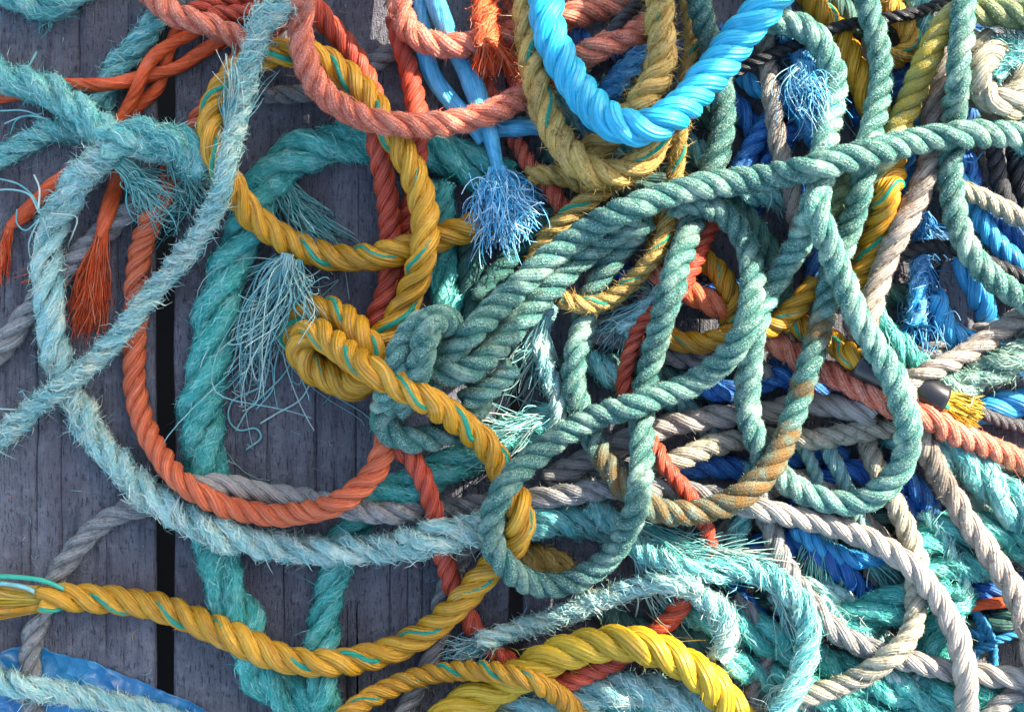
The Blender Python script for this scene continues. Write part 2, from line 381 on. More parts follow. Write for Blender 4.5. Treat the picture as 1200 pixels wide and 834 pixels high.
rope('thin blue rope crossing its fellow under the sandy rope', 'blue', 'clean', 6, '1210,738,.9 1180,745 1155,758 1130,768 1110,765', group='thin blue cords under the beige rope')
rope('thin blue cord running close along the teal bundle', 'blue', 'clean', 5, '1120,690,.7 1138,712 1150,742 1140,775', group='thin blue cords under the beige rope')
rope('thick blue rope buried under the bottom teal ropes beside the sandy rope', 'navy', 'clean', 14, '1080,690,.2 1120,700 1165,690 1215,680')
rope('sea-green frayed rope running along under the grey rope at the lower edge', 'sea', 'frayed', 22, '780,698,1 815,712 850,728 905,750 960,775 1020,797 1080,810 1140,820 1215,832', worn=.35, flow=1)
rope('sea-green frayed rope below the wide yellow rope bend, grimed olive', 'sea', 'frayed', 17, '850,775,1.2 890,788 935,803 985,822 1030,845', worn=.3, flow=1)
rope('thick sea-green frayed rope running out below the red rope end', 'turq', 'frayed', 23, '1040,500,1.5 1075,508 1108,526 1145,553 1180,585 1220,630', hair=.8, worn=.4, flow=1)
rope('sea-green frayed rope under the fork of two beige ropes', 'sea', 'frayed', 22, '970,735,1 1000,724 1035,714 1070,700 1100,680', worn=.3, flow=1)
rope('pale teal frayed rope crossing beneath the sandy rope', 'sea', 'frayed', 14, '1070,672,1.8 1100,666 1135,664 1175,670', worn=.5, flow=1)
rope('splayed emerald frayed rope beside the sandy rope', 'sea', 'frayed', 20, '1070,640,1 1100,625 1130,620 1165,622 1215,640', worn=.3, hairlen=1.6, flow=1)
rope('emerald bundle of split film fibres beneath the beige bend', 'sea', 'frayed', 20, '1125,690,1.1 1108,720 1098,750 1085,780', worn=.25, hairlen=1.6, flow=1)
rope('sea-green frayed rope filling the lower edge beside the beige bend', 'sea', 'frayed', 18, '1000,815,.8 1060,828 1120,838 1200,850', worn=.2, flow=1)
k = 0
for lab, c_, r_, p_ in (  # added filler in dark colours, so gaps over the bright deck go dark
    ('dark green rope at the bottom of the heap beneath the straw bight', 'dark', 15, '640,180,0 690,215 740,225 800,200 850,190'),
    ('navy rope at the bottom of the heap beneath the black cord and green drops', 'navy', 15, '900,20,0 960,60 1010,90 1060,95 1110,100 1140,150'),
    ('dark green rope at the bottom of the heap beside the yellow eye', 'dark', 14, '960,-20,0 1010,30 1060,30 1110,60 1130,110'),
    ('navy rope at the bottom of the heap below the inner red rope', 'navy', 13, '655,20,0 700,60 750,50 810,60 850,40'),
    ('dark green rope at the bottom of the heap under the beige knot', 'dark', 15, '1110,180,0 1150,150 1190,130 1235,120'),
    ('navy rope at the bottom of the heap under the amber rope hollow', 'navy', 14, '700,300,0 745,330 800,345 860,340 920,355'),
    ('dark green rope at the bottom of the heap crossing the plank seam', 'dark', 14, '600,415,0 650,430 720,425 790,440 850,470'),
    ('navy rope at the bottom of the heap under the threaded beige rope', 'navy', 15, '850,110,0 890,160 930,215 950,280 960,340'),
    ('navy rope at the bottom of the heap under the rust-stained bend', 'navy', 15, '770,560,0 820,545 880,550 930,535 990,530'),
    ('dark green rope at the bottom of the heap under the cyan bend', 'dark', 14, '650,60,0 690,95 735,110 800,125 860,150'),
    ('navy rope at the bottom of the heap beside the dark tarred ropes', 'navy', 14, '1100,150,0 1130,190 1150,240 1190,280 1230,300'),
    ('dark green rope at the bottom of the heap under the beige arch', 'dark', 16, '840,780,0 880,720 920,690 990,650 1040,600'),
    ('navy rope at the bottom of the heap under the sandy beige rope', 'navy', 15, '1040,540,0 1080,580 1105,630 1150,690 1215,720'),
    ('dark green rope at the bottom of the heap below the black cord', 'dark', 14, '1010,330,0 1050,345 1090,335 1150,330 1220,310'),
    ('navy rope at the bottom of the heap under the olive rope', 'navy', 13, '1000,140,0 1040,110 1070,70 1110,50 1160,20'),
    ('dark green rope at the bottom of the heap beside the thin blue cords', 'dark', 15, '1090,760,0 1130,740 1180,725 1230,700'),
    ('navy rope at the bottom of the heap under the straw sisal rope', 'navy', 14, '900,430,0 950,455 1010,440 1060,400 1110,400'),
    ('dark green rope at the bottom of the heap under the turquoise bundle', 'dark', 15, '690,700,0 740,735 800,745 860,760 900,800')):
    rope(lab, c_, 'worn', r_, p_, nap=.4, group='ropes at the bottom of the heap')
# --- left half, on the planks
rope('long sea-green frayed rope hanging in a curve over two planks', 'sea', 'frayed', 23, '600,214,1 548,192 505,174 465,166 430,166 390,169 352,180 322,204 302,238 287,276 270,312 257,355 248,400 241,450 238,500 243,550,.8 247,600 253,650 266,695 284,730 302,785 330,812 375,835 410,852', flow=1, hair=1.1, worn=.3,
     brush=[(318, 196, None, 388, 288, 6, 22, 26, 150, 1.0, 'turq', 1.1), (340, 298, 50, 312, 440, 5, 12, 36, 70, 2.4, 'ice', 1.2), (346, 303, 45, 330, 400, 8, 12, 26, 60, 2.0, 'ice', 1.1), (330, 330, 30, 296, 500, 4, 10, 26, 14, 2.6, 'ice', 1.2), (325, 300, 30, 285, 330, 8, 6, 14, 16, 1.5, 'turq')],
     threads=[('262,640,10 258,690,4 266,720,4', .8), ('345,395,8 338,430,4 312,460,4 292,478,3 276,505,3', 1.2, 'ice'), ('366,445,4 352,468,3 325,484,3 305,496,3', 1.2, 'ice'), ('318,410,5 308,450,4 272,470,4 268,492,3 280,504,3 300,502,3 306,512,3 288,527,3', 1.3, 'ice'), ('335,380,10 322,430,5 320,455,4 300,480,4', 1.1, 'ice')])
rope('sea-green frayed rope hanging straight below the pale frayed rope', 'sea', 'frayed', 18, '470,572,1 440,588 415,618 394,664 384,700 377,742 378,792 384,845', worn=.3, flow=1)
rope('loose turquoise fibre bundle under the taut yellow rope', 'sea', 'frayed', 20, '425,590,1.1 465,577 503,560 545,538 585,516 625,500 662,488', worn=.4, hairlen=1.5, brush=[(660, 490, 25, 545, 525, 22, 12, 20, 110, 1.6, 'ice')], flow=1)
rope('turquoise rope worn to tow, propped across the gap by orange rope', 'turq', 'frayed', 13, '196,-10,1 184,20 165,48 141,74 126,100 117,126', worn=.5)
rope('small frayed turquoise rope end curled in the plank corner', 'turq', 'frayed', 19, '0,-25,1 28,-4 55,4 85,-8 110,-30', worn=.5, brush=[(56, 12, 16, 60, 40, 3, 4, 9, 14, 2.5)], threads=[('105,-5,3 102,5,3 106,-10,3', .8)])
rope('grey rope passing under the shaggy turquoise knot', 'grey', 'worn', 15, '190,215,.5 165,236 140,256 110,282 80,312 50,346 25,377 5,404 -20,430')
rope('grey worn rope lying behind the yellow coil on the plank', 'grey', 'worn', 12, '310,112,.6 345,110 385,104 420,84 450,66 485,50', )
rope('turquoise shaggy rope entering the tangle, with a stray stiff yarn', 'turq', 'frayed', 18, '-20,82,3 0,90 40,100 75,117 107,141 130,161 160,180', worn=.5, hair=1.2, threads=[('32,82,34 38,70,36 43,61,38', 1.3), ('28,100,40 36,112,34 39,125,20', 1.0), ('15,90,40 40,100,38 75,118,36', 1.2)])
rope('turquoise shaggy rope with pale wispy yarns, bent into the tangle', 'turq', 'frayed', 14, '-20,194,2 0,184 32,166 65,151 100,152 135,168', worn=.55, hair=1.2, threads=[('0,130,12 30,130,20 60,143,26', 1.1), ('5,145,12 30,136,20 60,140,26', 1.0), ('12,158,8 20,140,18 50,133,24', 1.0), ('48,252,56 40,232,40 22,216,20 -8,208,10', 1.2, 'ice'), ('46,250,56 34,228,36 10,222,16 -8,224,8', 1.2, 'ice'), ('48,254,56 30,270,40 20,262,20 20,245,20', 1.0, 'ice'), ('46,256,56 34,285,30 36,305,8', 1.0, 'ice'), ('60,250,56 90,255,40 85,275,30 80,290,12 95,312,4', 1.0, 'ice'), ('50,255,56 65,300,30 85,340,6', .9, 'ice'), ('45,245,56 46,220,50 40,205,40', 1.2, 'ice')])
# orange and red on the left
rope('thin orange rope strand stretched across plank and gap', 'orange', 'strand', 7.5, '-20,117,1 0,115 27,109 67,99 107,100 141,97 176,88 208,79 235,62 256,50 280,35', name='rope_strand')
rope('unlaid orange strand arching over the plank gap', 'orange', 'strand', 7, '240,20,1.2 229,37 203,50 181,66 168,85 159,108 146,132 128,160 100,190', name='rope_strand')
rope('second unlaid orange strand dropping across the plank gap', 'orange', 'strand', 7, '215,20,.8 203,45 196,68 186,101 165,122 146,142 125,172', name='rope_strand')
rope('orange strand with brush end hanging over the plank edge', 'orange', 'strand', 9, '110,185,1.5 92,196 72,210 48,231 26,254 10,266', name='rope_strand', taper=(0, .45), brush=[(12, 266, None, -2, 330, 3, 7, 14, 90, .8)])
rope('orange rope strand ending in a long straight brush of yarn', 'orange', 'strand', 9, '150,185,2 140,205 132,229 124,256 117,278', name='rope_strand', taper=(0, .45), brush=[(120, 268, None, 103, 388, 4, 8, 23, 190, .55), (106, 295, 12, 30, 325, 3, 5, 8, 40, .5)])
rope('thick salmon rope lying along the pile edge above thin orange strands', 'salmon', 'worn', 15, '165,-18,3 185,2 208,18 238,27 268,40 300,52 330,62', nap=.5)
rope('orange-red rope tucked behind the thick salmon one', 'red', 'clean', 11, '225,14,2 255,2 290,-4 330,-10', group='red ropes bunched together at the pile edge')
rope('orange-red rope squeezed between salmon rope and shaggy strand', 'red', 'clean', 11, '245,18,2.3 280,16 315,10 345,-4', group='red ropes bunched together at the pile edge')
rope('red rope standing upright behind the yellow coil', 'red', 'clean', 12, '462,20,2 470,52 480,85 487,118 491,160 488,205 478,248 471,292 464,340 456,400')
rope('red rope weaving beside the upright one under yellow loops', 'red', 'clean', 14, '362,2,3 388,32 408,55 424,80 436,108 441,140 444,175 450,210 455,245 457,282 457,320,2.5 449,350 440,378 438,410 446,450 452,490')
rope('dark red rope running below the blue rope tail', 'red', 'worn', 11, '545,45,1.5 562,88 577,118 592,145 608,172 622,196 645,222 660,245', nap=.4)
rope('large loop of orange-red rope lying over planks and gap', 'coral', 'clean', 14.5, '452,498,3 453,515 447,536 435,558 412,579,5 388,592 361,600 327,603 293,600 261,592 229,576 203,555 187,531 173,507 163,480 158,450 157,420,4 159,380 160,333 165,293 177,258,3 195,215 215,172,1.5 240,132 270,85 300,45,2.5 340,15', tint=1)
rope('red rope running down from the green knot under the pale frayed rope', 'red', 'clean', 13, '450,500,3.4 465,520 483,538 498,566 509,600,3.6 513,628 521,655 530,685 541,710,3 552,730 564,750 590,770 620,790,3 655,799 690,788 725,772 755,750 780,730 805,700,2')
rope('grey rope lying under orange loop, rising into the heap as a beige arch', 'grey', 'worn', 14, '38,850,2 37,800 35,770 42,735 55,700 70,668 90,642 115,616 145,599 180,588 210,574 245,567,3 280,571 325,580 370,587 410,595 445,601 490,600 540,595 580,588 620,585 660,580 710,573 770,572 820,579,3 870,591,4 920,603,5 960,612 1000,624 1040,643 1070,666 1095,696 1115,728 1127,765 1132,805 1130,850', stain=[(1040, 640, 130), (1120, 740, 110), (270, 570, 60)], staincol=(.38, .325, .26), nap=.6)  # lighter beige blended into the grey around the listed points
rope('worn grey rope slanting under the yellow rope to the lower edge', 'grey', 'worn', 12, '556,630,1 535,665 518,705 514,748 504,776 488,806 468,845')
# turquoise tangle
rope('pale bleached turquoise rope sweeping across the planks in one long bend', 'ice', 'frayed', 16.5, '235,205,3.2 205,182 170,172,4 130,178 98,203 75,238 60,275 56,320 57,365 65,415 82,458 99,491 121,524 149,555 181,582 213,605 252,622 293,634 335,642 385,645 435,643 475,638 510,630 545,624 580,615,4 620,605', hair=1.25, hairlen=.55, worn=.85, brush=[(225, 198, None, 190, 262, 8, 12, 22, 120, 1.6, 'turq')])
rope('shaggy turquoise rope crowning the tangle beside yellow coil', 'turq', 'frayed', 19, '120,168,4.2 155,160 190,162 222,176 240,200', worn=.5, hair=1.3, hairlen=1.3, brush=[(200, 165, None, 240, 215, 20, 14, 26, 120, 1.5), (140, 190, None, 215, 250, 10, 14, 30, 130, 1.4)])
rope('slim shaggy turquoise rope slung diagonally over orange loop and pale rope', 'ice', 'frayed', 11, '-20,532,6 0,514 18,498 42,474 67,456 91,440 117,417 137,397 160,366 200,318 227,284 247,253 260,220 270,180,7 282,125 291,82 300,48 315,20 340,0', hair=1.9, hairlen=.9, worn=.75,
     threads=[('50,477,20 60,470,24 64,480,10', .9), ('22,460,28 26,458,30 29,468,20', .8), ('20,480,16 -5,478,10 -25,470,5', 1.1)],
     brush=[(300, 50, None, 318, 0, 60, 9, 20, 70, 2.0), (272, 170, None, 288, 60, 75, 10, 13, 110, .9), (25, 490, None, -20, 535, 8, 10, 16, 60, .6)])
rope('pale frayed rope lying across the blue plastic sheet', 'ice', 'frayed', 13, '-20,785,4 0,796 30,804 80,812 130,822 180,834 225,850', hair=1.4, worn=.8, flow=1)
# yellow
rope('golden rope with unlaid tail, looping up through an overhand knot into a coil', 'yellow', 'clean', 18, '48,702,5 67,700 107,701 147,704 187,711 227,726 267,743 310,764 353,775 390,777 433,769 473,755 508,734 535,710 557,686 575,664 598,642 609,620 610,600,5.5 602,578 590,556,6 578,533 558,511 527,486 487,461 449,441,8 415,421,9 390,402,9.2 368,388,8.5 353,396,7 352,413,6 366,431,5.5 391,445,5 416,452,4.5 435,440,4.2 436,416,5.5 424,393,7 406,373,7.6 384,362,7.6 362,364,7 346,380,6 343,402,5 356,408,4.0 376,416,3.6 408,413,3.2 440,400,3.4 455,388,4.5 472,362,5 487,328 497,293 498,259 492,225 481,195 464,166,5 444,132 424,106 400,84 376,68,5 345,62 315,64 288,76 266,98 253,122 248,150 254,180 267,211 286,242 312,267 340,284 370,297 410,302 450,299,4.2 490,289,3.6 530,273,3.2 560,264,2.4 592,252,1.8 612,244',
     tracer=1.35, soft=.86, brush=[(74, 700, None, -70, 708, 34, 13, 46, 80, .25, 'yellow', 4.6), (66, 700, None, -60, 692, 36, 10, 26, 34, .2, 'lemon', 4.0)], threads=[('50,700,44 35,690,46 10,684,44 -20,684,40', 3.0, 'ice'), ('75,690,44 50,680,48 20,676,46 -20,675,42', 3.0, 'tracer')], name='knotted_rope',
     loose=0)
rope('straw yellow bight with shaggy bottom under the cyan rope', 'straw', 'worn', 18, '616,-20,6 620,40 625,75 631,107 642,137 657,166 674,188 698,203,6.5 727,203 752,190,6 768,168,5 775,140,4', tracer=1.5, hair=6, hairlen=1.2, nap=.6)
rope('straw yellow rope with hairy edge hanging inside the cyan bend', 'straw', 'worn', 18.5, '777,-20,6.3 773,30 776,60 770,90 757,113 737,137,5.5 712,162,4 690,180,3', tracer=1.2, hair=7, hairlen=1.3, nap=.5)
rope('ragged brownish yellow rope going under the main green rope', 'straw', 'worn', 11, '803,-15,4 812,40 806,92 797,150 791,205,4 786,245,3.5 777,280,4.4 765,302 749,321 728,341 706,355 680,357 656,350,4', tracer=1.4, hair=8, hairlen=1.3)
rope('yellow rope disappearing under the doubled green rope', 'straw', 'worn', 12.5, '735,205,3.4 712,218 690,234 662,256 643,277 628,300,2.6 622,330', tracer=1.4, hair=3)
rope('short yellow rope nook between blue brush and straw bight', 'straw', 'worn', 12, '618,206,2.6 645,205 672,212 700,225', hair=4)
rope('amber rope with green tracer in the hollow of green loops', 'yellow', 'clean', 14, '770,250,2.6 790,272 812,294 834,311 850,330 858,352 856,380,2', tracer=1.3)
rope('thin amber rope seen in the slit between two green ropes', 'yellow', 'clean', 9, '778,235,2 770,262 766,292 775,330')
rope('yellow rope lying across the hollow behind green arches', 'yellow', 'clean', 14, '770,386,3 792,398 820,402 850,394 880,387 905,381 926,366 942,349 958,330,3', tracer=1.5)
rope('yellow rope end bound in black tape, bright brush at its tip', 'yellow', 'clean', 15.5, '925,375,2.5 950,388,3 975,400 995,415 1010,426,4 1045,443 1080,457 1108,470', tracer=1.4, tape=((1006, 424), (1106, 468)), brush=[(1098, 466, None, 1142, 487, 50, 13, 26, 700, .5, 'lemon', 1.25)], name='taped_rope_end')
rope('yellow rope leaning under the sparkling green rope and black cord', 'yellow', 'clean', 17, '940,-20,2.5 960,12 983,43 999,74 1013,106,2.6 1030,142 1046,175,3.2 1046,202 1038,231,4.4 1030,261 1022,290 1011,318 998,338,3.6', tracer=1.4)
rope('short yellow eye of rope beside the olive rope', 'yellow', 'worn', 13, '1025,-18,3 1048,12 1065,36 1067,56 1050,68 1030,66,2.4', tracer=1.3, hair=2)
rope('wide lemon-yellow rope arching over the lower edge', 'lemon', 'clean', 23, '500,862,4 540,830 575,809 612,789 650,769 693,756 735,753 773,763 806,779 833,801 855,827 875,860', pitch=2.1, hair=8, hairlen=2)
rope('slim yellow rope with green tracer lying over the wide lemon-yellow one', 'yellow', 'clean', 13, '392,850,4.5 425,823 455,806 490,793 530,786 570,786,6 610,793,6.5 645,808 670,829 688,855', tracer=1.4, pitch=2.1, hair=3)
rope('tuft of short olive straw inside the green loop', 'straw', 'frayed', 14, '612,652,1 640,655 668,668', hair=1.2, worn=.4, name='fibre_tuft', cat='fibre tuft', brush=[(625, 650, 22, 672, 676, 8, 12, 22, 120, .8)])
# blue, red, black at the upper edge
rope('pale blue strand running under the salmon loop into a brush', 'sky', 'strand', 10, '488,-20,3 493,22 497,60 510,94 530,120 551,141 568,165', name='rope_strand', group='pair of pale blue strands')
rope('blue strand ending in a bright flared brush over yellow rope', 'sky', 'strand', 11, '503,-20,3.2 520,28 536,64 553,96 565,128,3.4 575,160,5 582,190 588,212', name='rope_strand', taper=(0, .45), brush=[(582, 196, None, 592, 272, 66, 12, 42, 620, 1.7, 'sky', 1.0), (584, 200, None, 555, 240, 30, 8, 16, 50, 2.0, 'ice'), (584, 200, None, 640, 240, 30, 8, 16, 60, 1.6, 'sky')])
rope('short blue strand lying across under the straw bight', 'sky', 'strand', 10, '560,152,2.4 590,151 620,148 655,150', name='rope_strand')
rope('salmon rope with worn fuzzy skin hanging in a broad loop', 'salmon', 'worn', 16, '357,-22,7 353,16 353,48 359,75 372,101 393,120 420,136 449,144 481,147 513,146 545,141 577,131 604,118 625,106,6 652,88,4.5 690,62,4 735,42 770,28', nap=2.2, hair=2.5, worn=.8)
rope('salmon rope with worn skin crossing the two blue strands', 'salmon', 'worn', 16, '466,-22,6 470,14 480,36 500,49 530,54 560,50 600,40,5 640,28,4 680,16 720,6 750,-12', nap=2, hair=2, worn=.8)
rope('orange rope hanging down to a loose split end by the blue strands', 'orange', 'frayed', 14, '566,-22,7 569,10 573,36 571,52', hair=1.3, brush=[(571, 40, None, 574, 86, 40, 12, 20, 180, .9), (575, 45, None, 606, 92, 30, 8, 14, 100, .7)])
rope('red rope behind the straw bight beside the blue strand', 'red', 'worn', 12, '600,-10,2 598,25 600,60 604,90 612,125')
rope('thin black rope dropping over red rope inside the cyan bend', 'black', 'clean', 8, '765,-20,5 745,8 722,30 708,58 697,92 690,120,3')
rope('blue-teal frayed rope seen inside the cyan bend', 'blue', 'frayed', 12, '775,40,2 750,66 728,90 705,118 690,150', hair=.6)
rope('glossy cyan three-strand rope hanging in a wide bend over everything', 'cyan', 'clean', 22, '636,-25,10 640,5 643,34 652,60 669,91 691,120 718,143 749,151 781,139 811,114 837,83 859,54 880,28 902,4 922,-22', pitch=1.75)
# green family
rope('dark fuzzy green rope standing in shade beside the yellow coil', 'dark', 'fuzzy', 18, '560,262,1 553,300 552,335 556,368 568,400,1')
rope('shaded turquoise rope of loose tow beside the yellow coil', 'sea', 'frayed', 15, '516,215,1 519,255 520,300 522,340 528,385,1', worn=.2, flow=1)
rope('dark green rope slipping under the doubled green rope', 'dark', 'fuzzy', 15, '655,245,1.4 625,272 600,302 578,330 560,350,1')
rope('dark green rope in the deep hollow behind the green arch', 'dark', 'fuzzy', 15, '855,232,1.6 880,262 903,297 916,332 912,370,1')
rope('green rope running far under arches, its low bend stained with rust', 'green', 'fuzzy', 15.5, '1010,-22,6 1020,20 1031,60 1032,100 1026,135,5.2 1018,170,5 1012,205 1005,235 996,268,5 985,296 973,325,4.8 967,360 957,400 945,440,5.4 932,480 920,515,6 905,545 880,572 850,590 815,600,5.5 780,600,5 755,590,4.4 735,574 718,552 702,528,4 690,502 680,478 672,450 675,418 683,385 693,346,3.2 713,311 737,281 757,256,3',
     stain=[(922, 520, 18), (912, 540, 30), (893, 562, 30), (865, 582, 28), (835, 592, 24), (805, 600, 18), (712, 552, 24), (728, 570, 16), (955, 385, 16), (775, 598, 20), (940, 455, 9)])
rope('pale green rope thrown in a long hanging loop over the red rope', 'pale', 'fuzzy', 16.5, '885,15,5 905,25 930,28,5.2 952,40 968,63 979,92 976,121 971,150,5 964,185,5 962,212,6 954,238,6.4 940,277,6.6 920,312 897,349,6.4 883,392,6 877,435 876,475,5.6 883,507 894,534,5 913,558,5 933,572,6 957,583 987,589 1019,584 1043,565 1059,539 1064,507,7 1059,475 1043,435 1016,392 1000,360,7.5 987,328 973,293 963,264 957,240,7.2 962,213,5.2 972,185,4.6', worn=.55)
rope('sparkling fuzzy green rope dropping beside the olive rope', 'green', 'fuzzy', 15.5, '1137,-22,6.5 1131,5 1126,50 1123,85 1119,128 1116,165,6 1114,192 1115,216 1118,244 1126,272 1139,299 1157,320 1180,339 1203,353 1235,368', worn=.7)
rope('olive stained rope, one half turned golden, beside the beige knot', 'olive', 'fuzzy', 16, '1225,18,5 1180,16 1145,14 1116,20,5.4 1100,42 1088,67 1075,96 1063,126 1052,152,5 1040,180,4.2 1022,204 1000,214,4 986,228 978,252,3.4', stain=[(1085, 70, 60), (1060, 130, 30)], staincol=(.40, .27, .035))
rope('green rope dropping into the heap and doubling up as the big lower loop', 'green', 'fuzzy', 16, '813,-22,6 824,25 840,75 847,115 847,150,5.6 838,192,5.6 823,232,6 808,270 795,311 781,356 769,400 760,440,6 753,478,6 752,510,6.4 752,545 749,576,7.4 738,614 716,650 685,675 646,686 612,678 587,656 576,626 580,594 597,564 625,536 661,508 700,488,8 740,475 780,462 815,447 845,425 866,400 879,365 882,320 872,281 850,252 820,238,6.8 785,240,6', worn=.55)
rope('short green turn seized round the fuzzy green knot', 'pale', 'fuzzy', 15.5, '448,478,5 456,452,7 466,420,8 476,394,8.4 492,376,7.6 514,378,5.4 530,400,4', worn=.8)
rope('main green rope running from the heap edge down into a bulky knot', 'green', 'fuzzy', 17, '1235,160,8 1200,158 1150,157 1100,161 1050,171 1000,184 950,197 900,208 850,214 800,223 760,236,8 720,253 683,273 648,299 613,331 582,360,7 555,387 532,410,6 512,436,5.4 486,462,5 457,478,4.6 449,498 474,513 512,511 545,492 562,462,4.2 552,430,4.4 535,398,5 522,374,6.6 506,376,8.4 498,402,8.8 490,432,8 476,460,6 466,480,5', name='knotted_rope', worn=.5, soft=.88)
rope('second green rope lying alongside the main one into the knot', 'green', 'fuzzy', 17, '752,258,5 728,268,5.6 700,287,6.4 666,316 632,350 602,385 576,412 550,433 520,438,6 498,434,5', worn=.6)
rope('cut green rope end poking out below the knot', 'pale', 'fuzzy', 14, '600,430,3.8 580,450,4.4 560,462 543,470', worn=.8)
# grey and beige in the heap
rope('worn grey rope under green loops beside braided straw-coloured rope', 'grey', 'worn', 15, '640,562,2 685,540 735,517 790,497 850,487 905,482,2.6 940,473 980,476 1025,485', stain=[(900, 480, 130)], staincol=(.38, .325, .26))
rope('straw-coloured sisal rope beneath the pale green loop', 'sisal', 'worn', 14, '755,552,2 800,537 830,524 870,514 915,513 960,514 1005,506 1050,500,2.2')
rope('grey rope strand crossing beneath rust-stained bend', 'grey', 'worn', 14, '625,600,1.4 665,575 700,556 745,540 790,548', )
rope('sandy beige rope with dirt-darkened middle running down past the teal rope', 'beige', 'worn', 15, '1058,450,4 1068,478 1080,510 1096,548 1116,583 1138,617 1160,648 1179,677 1194,708 1207,745 1215,790', stain=[(1100, 560, 36)], staincol=(.09, .07, .05), nap=1.2)
rope('sandy beige rope leaning between yellow rope and green drop', 'beige', 'worn', 15, '1112,40,3 1098,90 1092,140 1092,183,4 1083,213,4.6 1067,248 1052,277 1038,307 1028,337 1019,368 1008,396,3.6', nap=1.6, hair=1.6)
rope('worn grey-beige rope threaded under the main green rope', 'beige', 'worn', 12, '893,30,4 899,70 904,112 909,152 917,188,4.4 928,225 934,262,3.6 940,300,2', nap=1.2)
rope('beige rope sticking out beyond the sparkling green drop', 'sisal', 'worn', 12, '1100,212,3.6 1138,226 1170,242 1205,261 1235,280', nap=1.4)
rope('beige fuzzy rope crossing above the pale teal rope end', 'beige', 'worn', 13, '1235,350,5 1205,366 1183,380 1150,402 1115,423 1082,439 1055,455,4', nap=1.5, hair=2)
rope('beige rope worked into a bulky knot beside the sea-green wisps', 'sisal', 'worn', 17, '1150,40,2.4 1142,70,3 1148,100,4 1166,120,4.6 1188,112,4.8 1198,88,4.4 1185,66,3.6 1160,66,4.8 1146,88,5 1150,115,3.4 1175,128,2.6 1210,118,2', name='knotted_rope', nap=1.2, soft=.86)
rope('grey rope running under the beige arch to the edge of the heap', 'grey', 'worn', 14, '888,572,2.6 896,598 905,626 916,655 932,683 952,710 974,735 1002,753,3 1035,765 1070,775 1110,785 1160,791 1225,796', stain=[(1160, 791, 90)], staincol=(.38, .33, .265), nap=.8)
rope('sisal-coloured rope bending over the grey one below the arch', 'sisal', 'worn', 13.5, '1010,500,1.8 1022,535 1043,578 1062,620 1074,655 1073,700,3 1072,730,4 1058,755,5 1035,775,5 1008,793 972,807 935,818,4', nap=1.2, hair=1.5)
rope('slim grey-green rope in the dark inside the pale green loop', 'ice', 'worn', 9, '930,505,1.2 945,530 955,555 962,590 966,620', brush=[(962, 605, None, 972, 702, 22, 10, 28, 260, .7, 'turq')])
rope('grey-green rope hanging inside the pale loop down to a teal brush', 'ice', 'worn', 10, '962,505,1.3 975,535 988,562 1003,600 1015,625', brush=[(1010, 618, None, 1046, 688, 20, 10, 24, 200, .8, 'turq')])
rope('teal rope bundle hanging behind the rust-stained bend', 'turq', 'frayed', 11, '885,545,1 878,580 866,615 858,650', hair=.8, flow=1)
rope('grey rope scrap poking out at the heap corner', 'grey', 'worn', 12, '1140,862,3 1165,832 1192,812 1225,800')
# red in the heap
rope('narrow red rope threading down between the green arches', 'red', 'clean', 10.5, '842,250,4 832,268,5 820,295 810,318,5 792,347,4.6 768,366 752,382,5 743,400 735,425 731,450,5 735,475,4.6 752,502,4.4 768,524,5 782,549 800,571,4.8 815,592 827,616,4 832,642 836,668,2.4')
rope('red and orange rope running from the hollow to the outer edge of the heap', 'salmon', 'worn', 15, '765,312,1.6 800,338,2.4 830,353 862,371,2 892,392 920,409,3 945,425 979,441 1010,456 1040,473,4 1088,490,4.6 1115,506 1141,516 1170,529 1205,545 1235,556', hair=1.6, nap=1.4, worn=.7, stain=[(830, 352, 40)], staincol=(.62, .11, .02))
rope('small bright red cord peeping out behind sandy rope', 'orange', 'strand', 6, '1130,712,1.6 1150,708 1172,706 1195,703', name='rope_strand')
rope('red rope nub in the shade behind yellow strand', 'red', 'worn', 10, '770,305,1.4 778,325 772,345 750,352')
# black cords
rope('black cord stretched over the yellow rope beneath the pale green ropes', 'black', 'clean', 8, '1130,-8,4 1090,10 1060,18,4 1000,28,3.4 970,36,4 930,54,4.4 890,70,4.6 855,88,3')
rope('black cord under the sparkling green drop', 'black', 'clean', 9, '1050,300,2.6 1080,290 1110,290 1140,300 1170,312 1205,327 1235,340')
rope('dark tarred rope hanging below the beige knot', 'black', 'worn', 11, '1158,140,1.2 1165,175 1170,210 1182,245', group='dark tarred ropes')
rope('dark tarred rope doubled alongside, below the beige knot', 'black', 'worn', 11, '1185,150,1 1190,185 1198,220 1210,250', group='dark tarred ropes')
rope('dark grey cord beside the yellow brush tip', 'black', 'worn', 8, '1130,470,1.6 1150,483 1175,494 1215,502', stain=[(1170, 490, 90)], staincol=(.12, .11, .11))
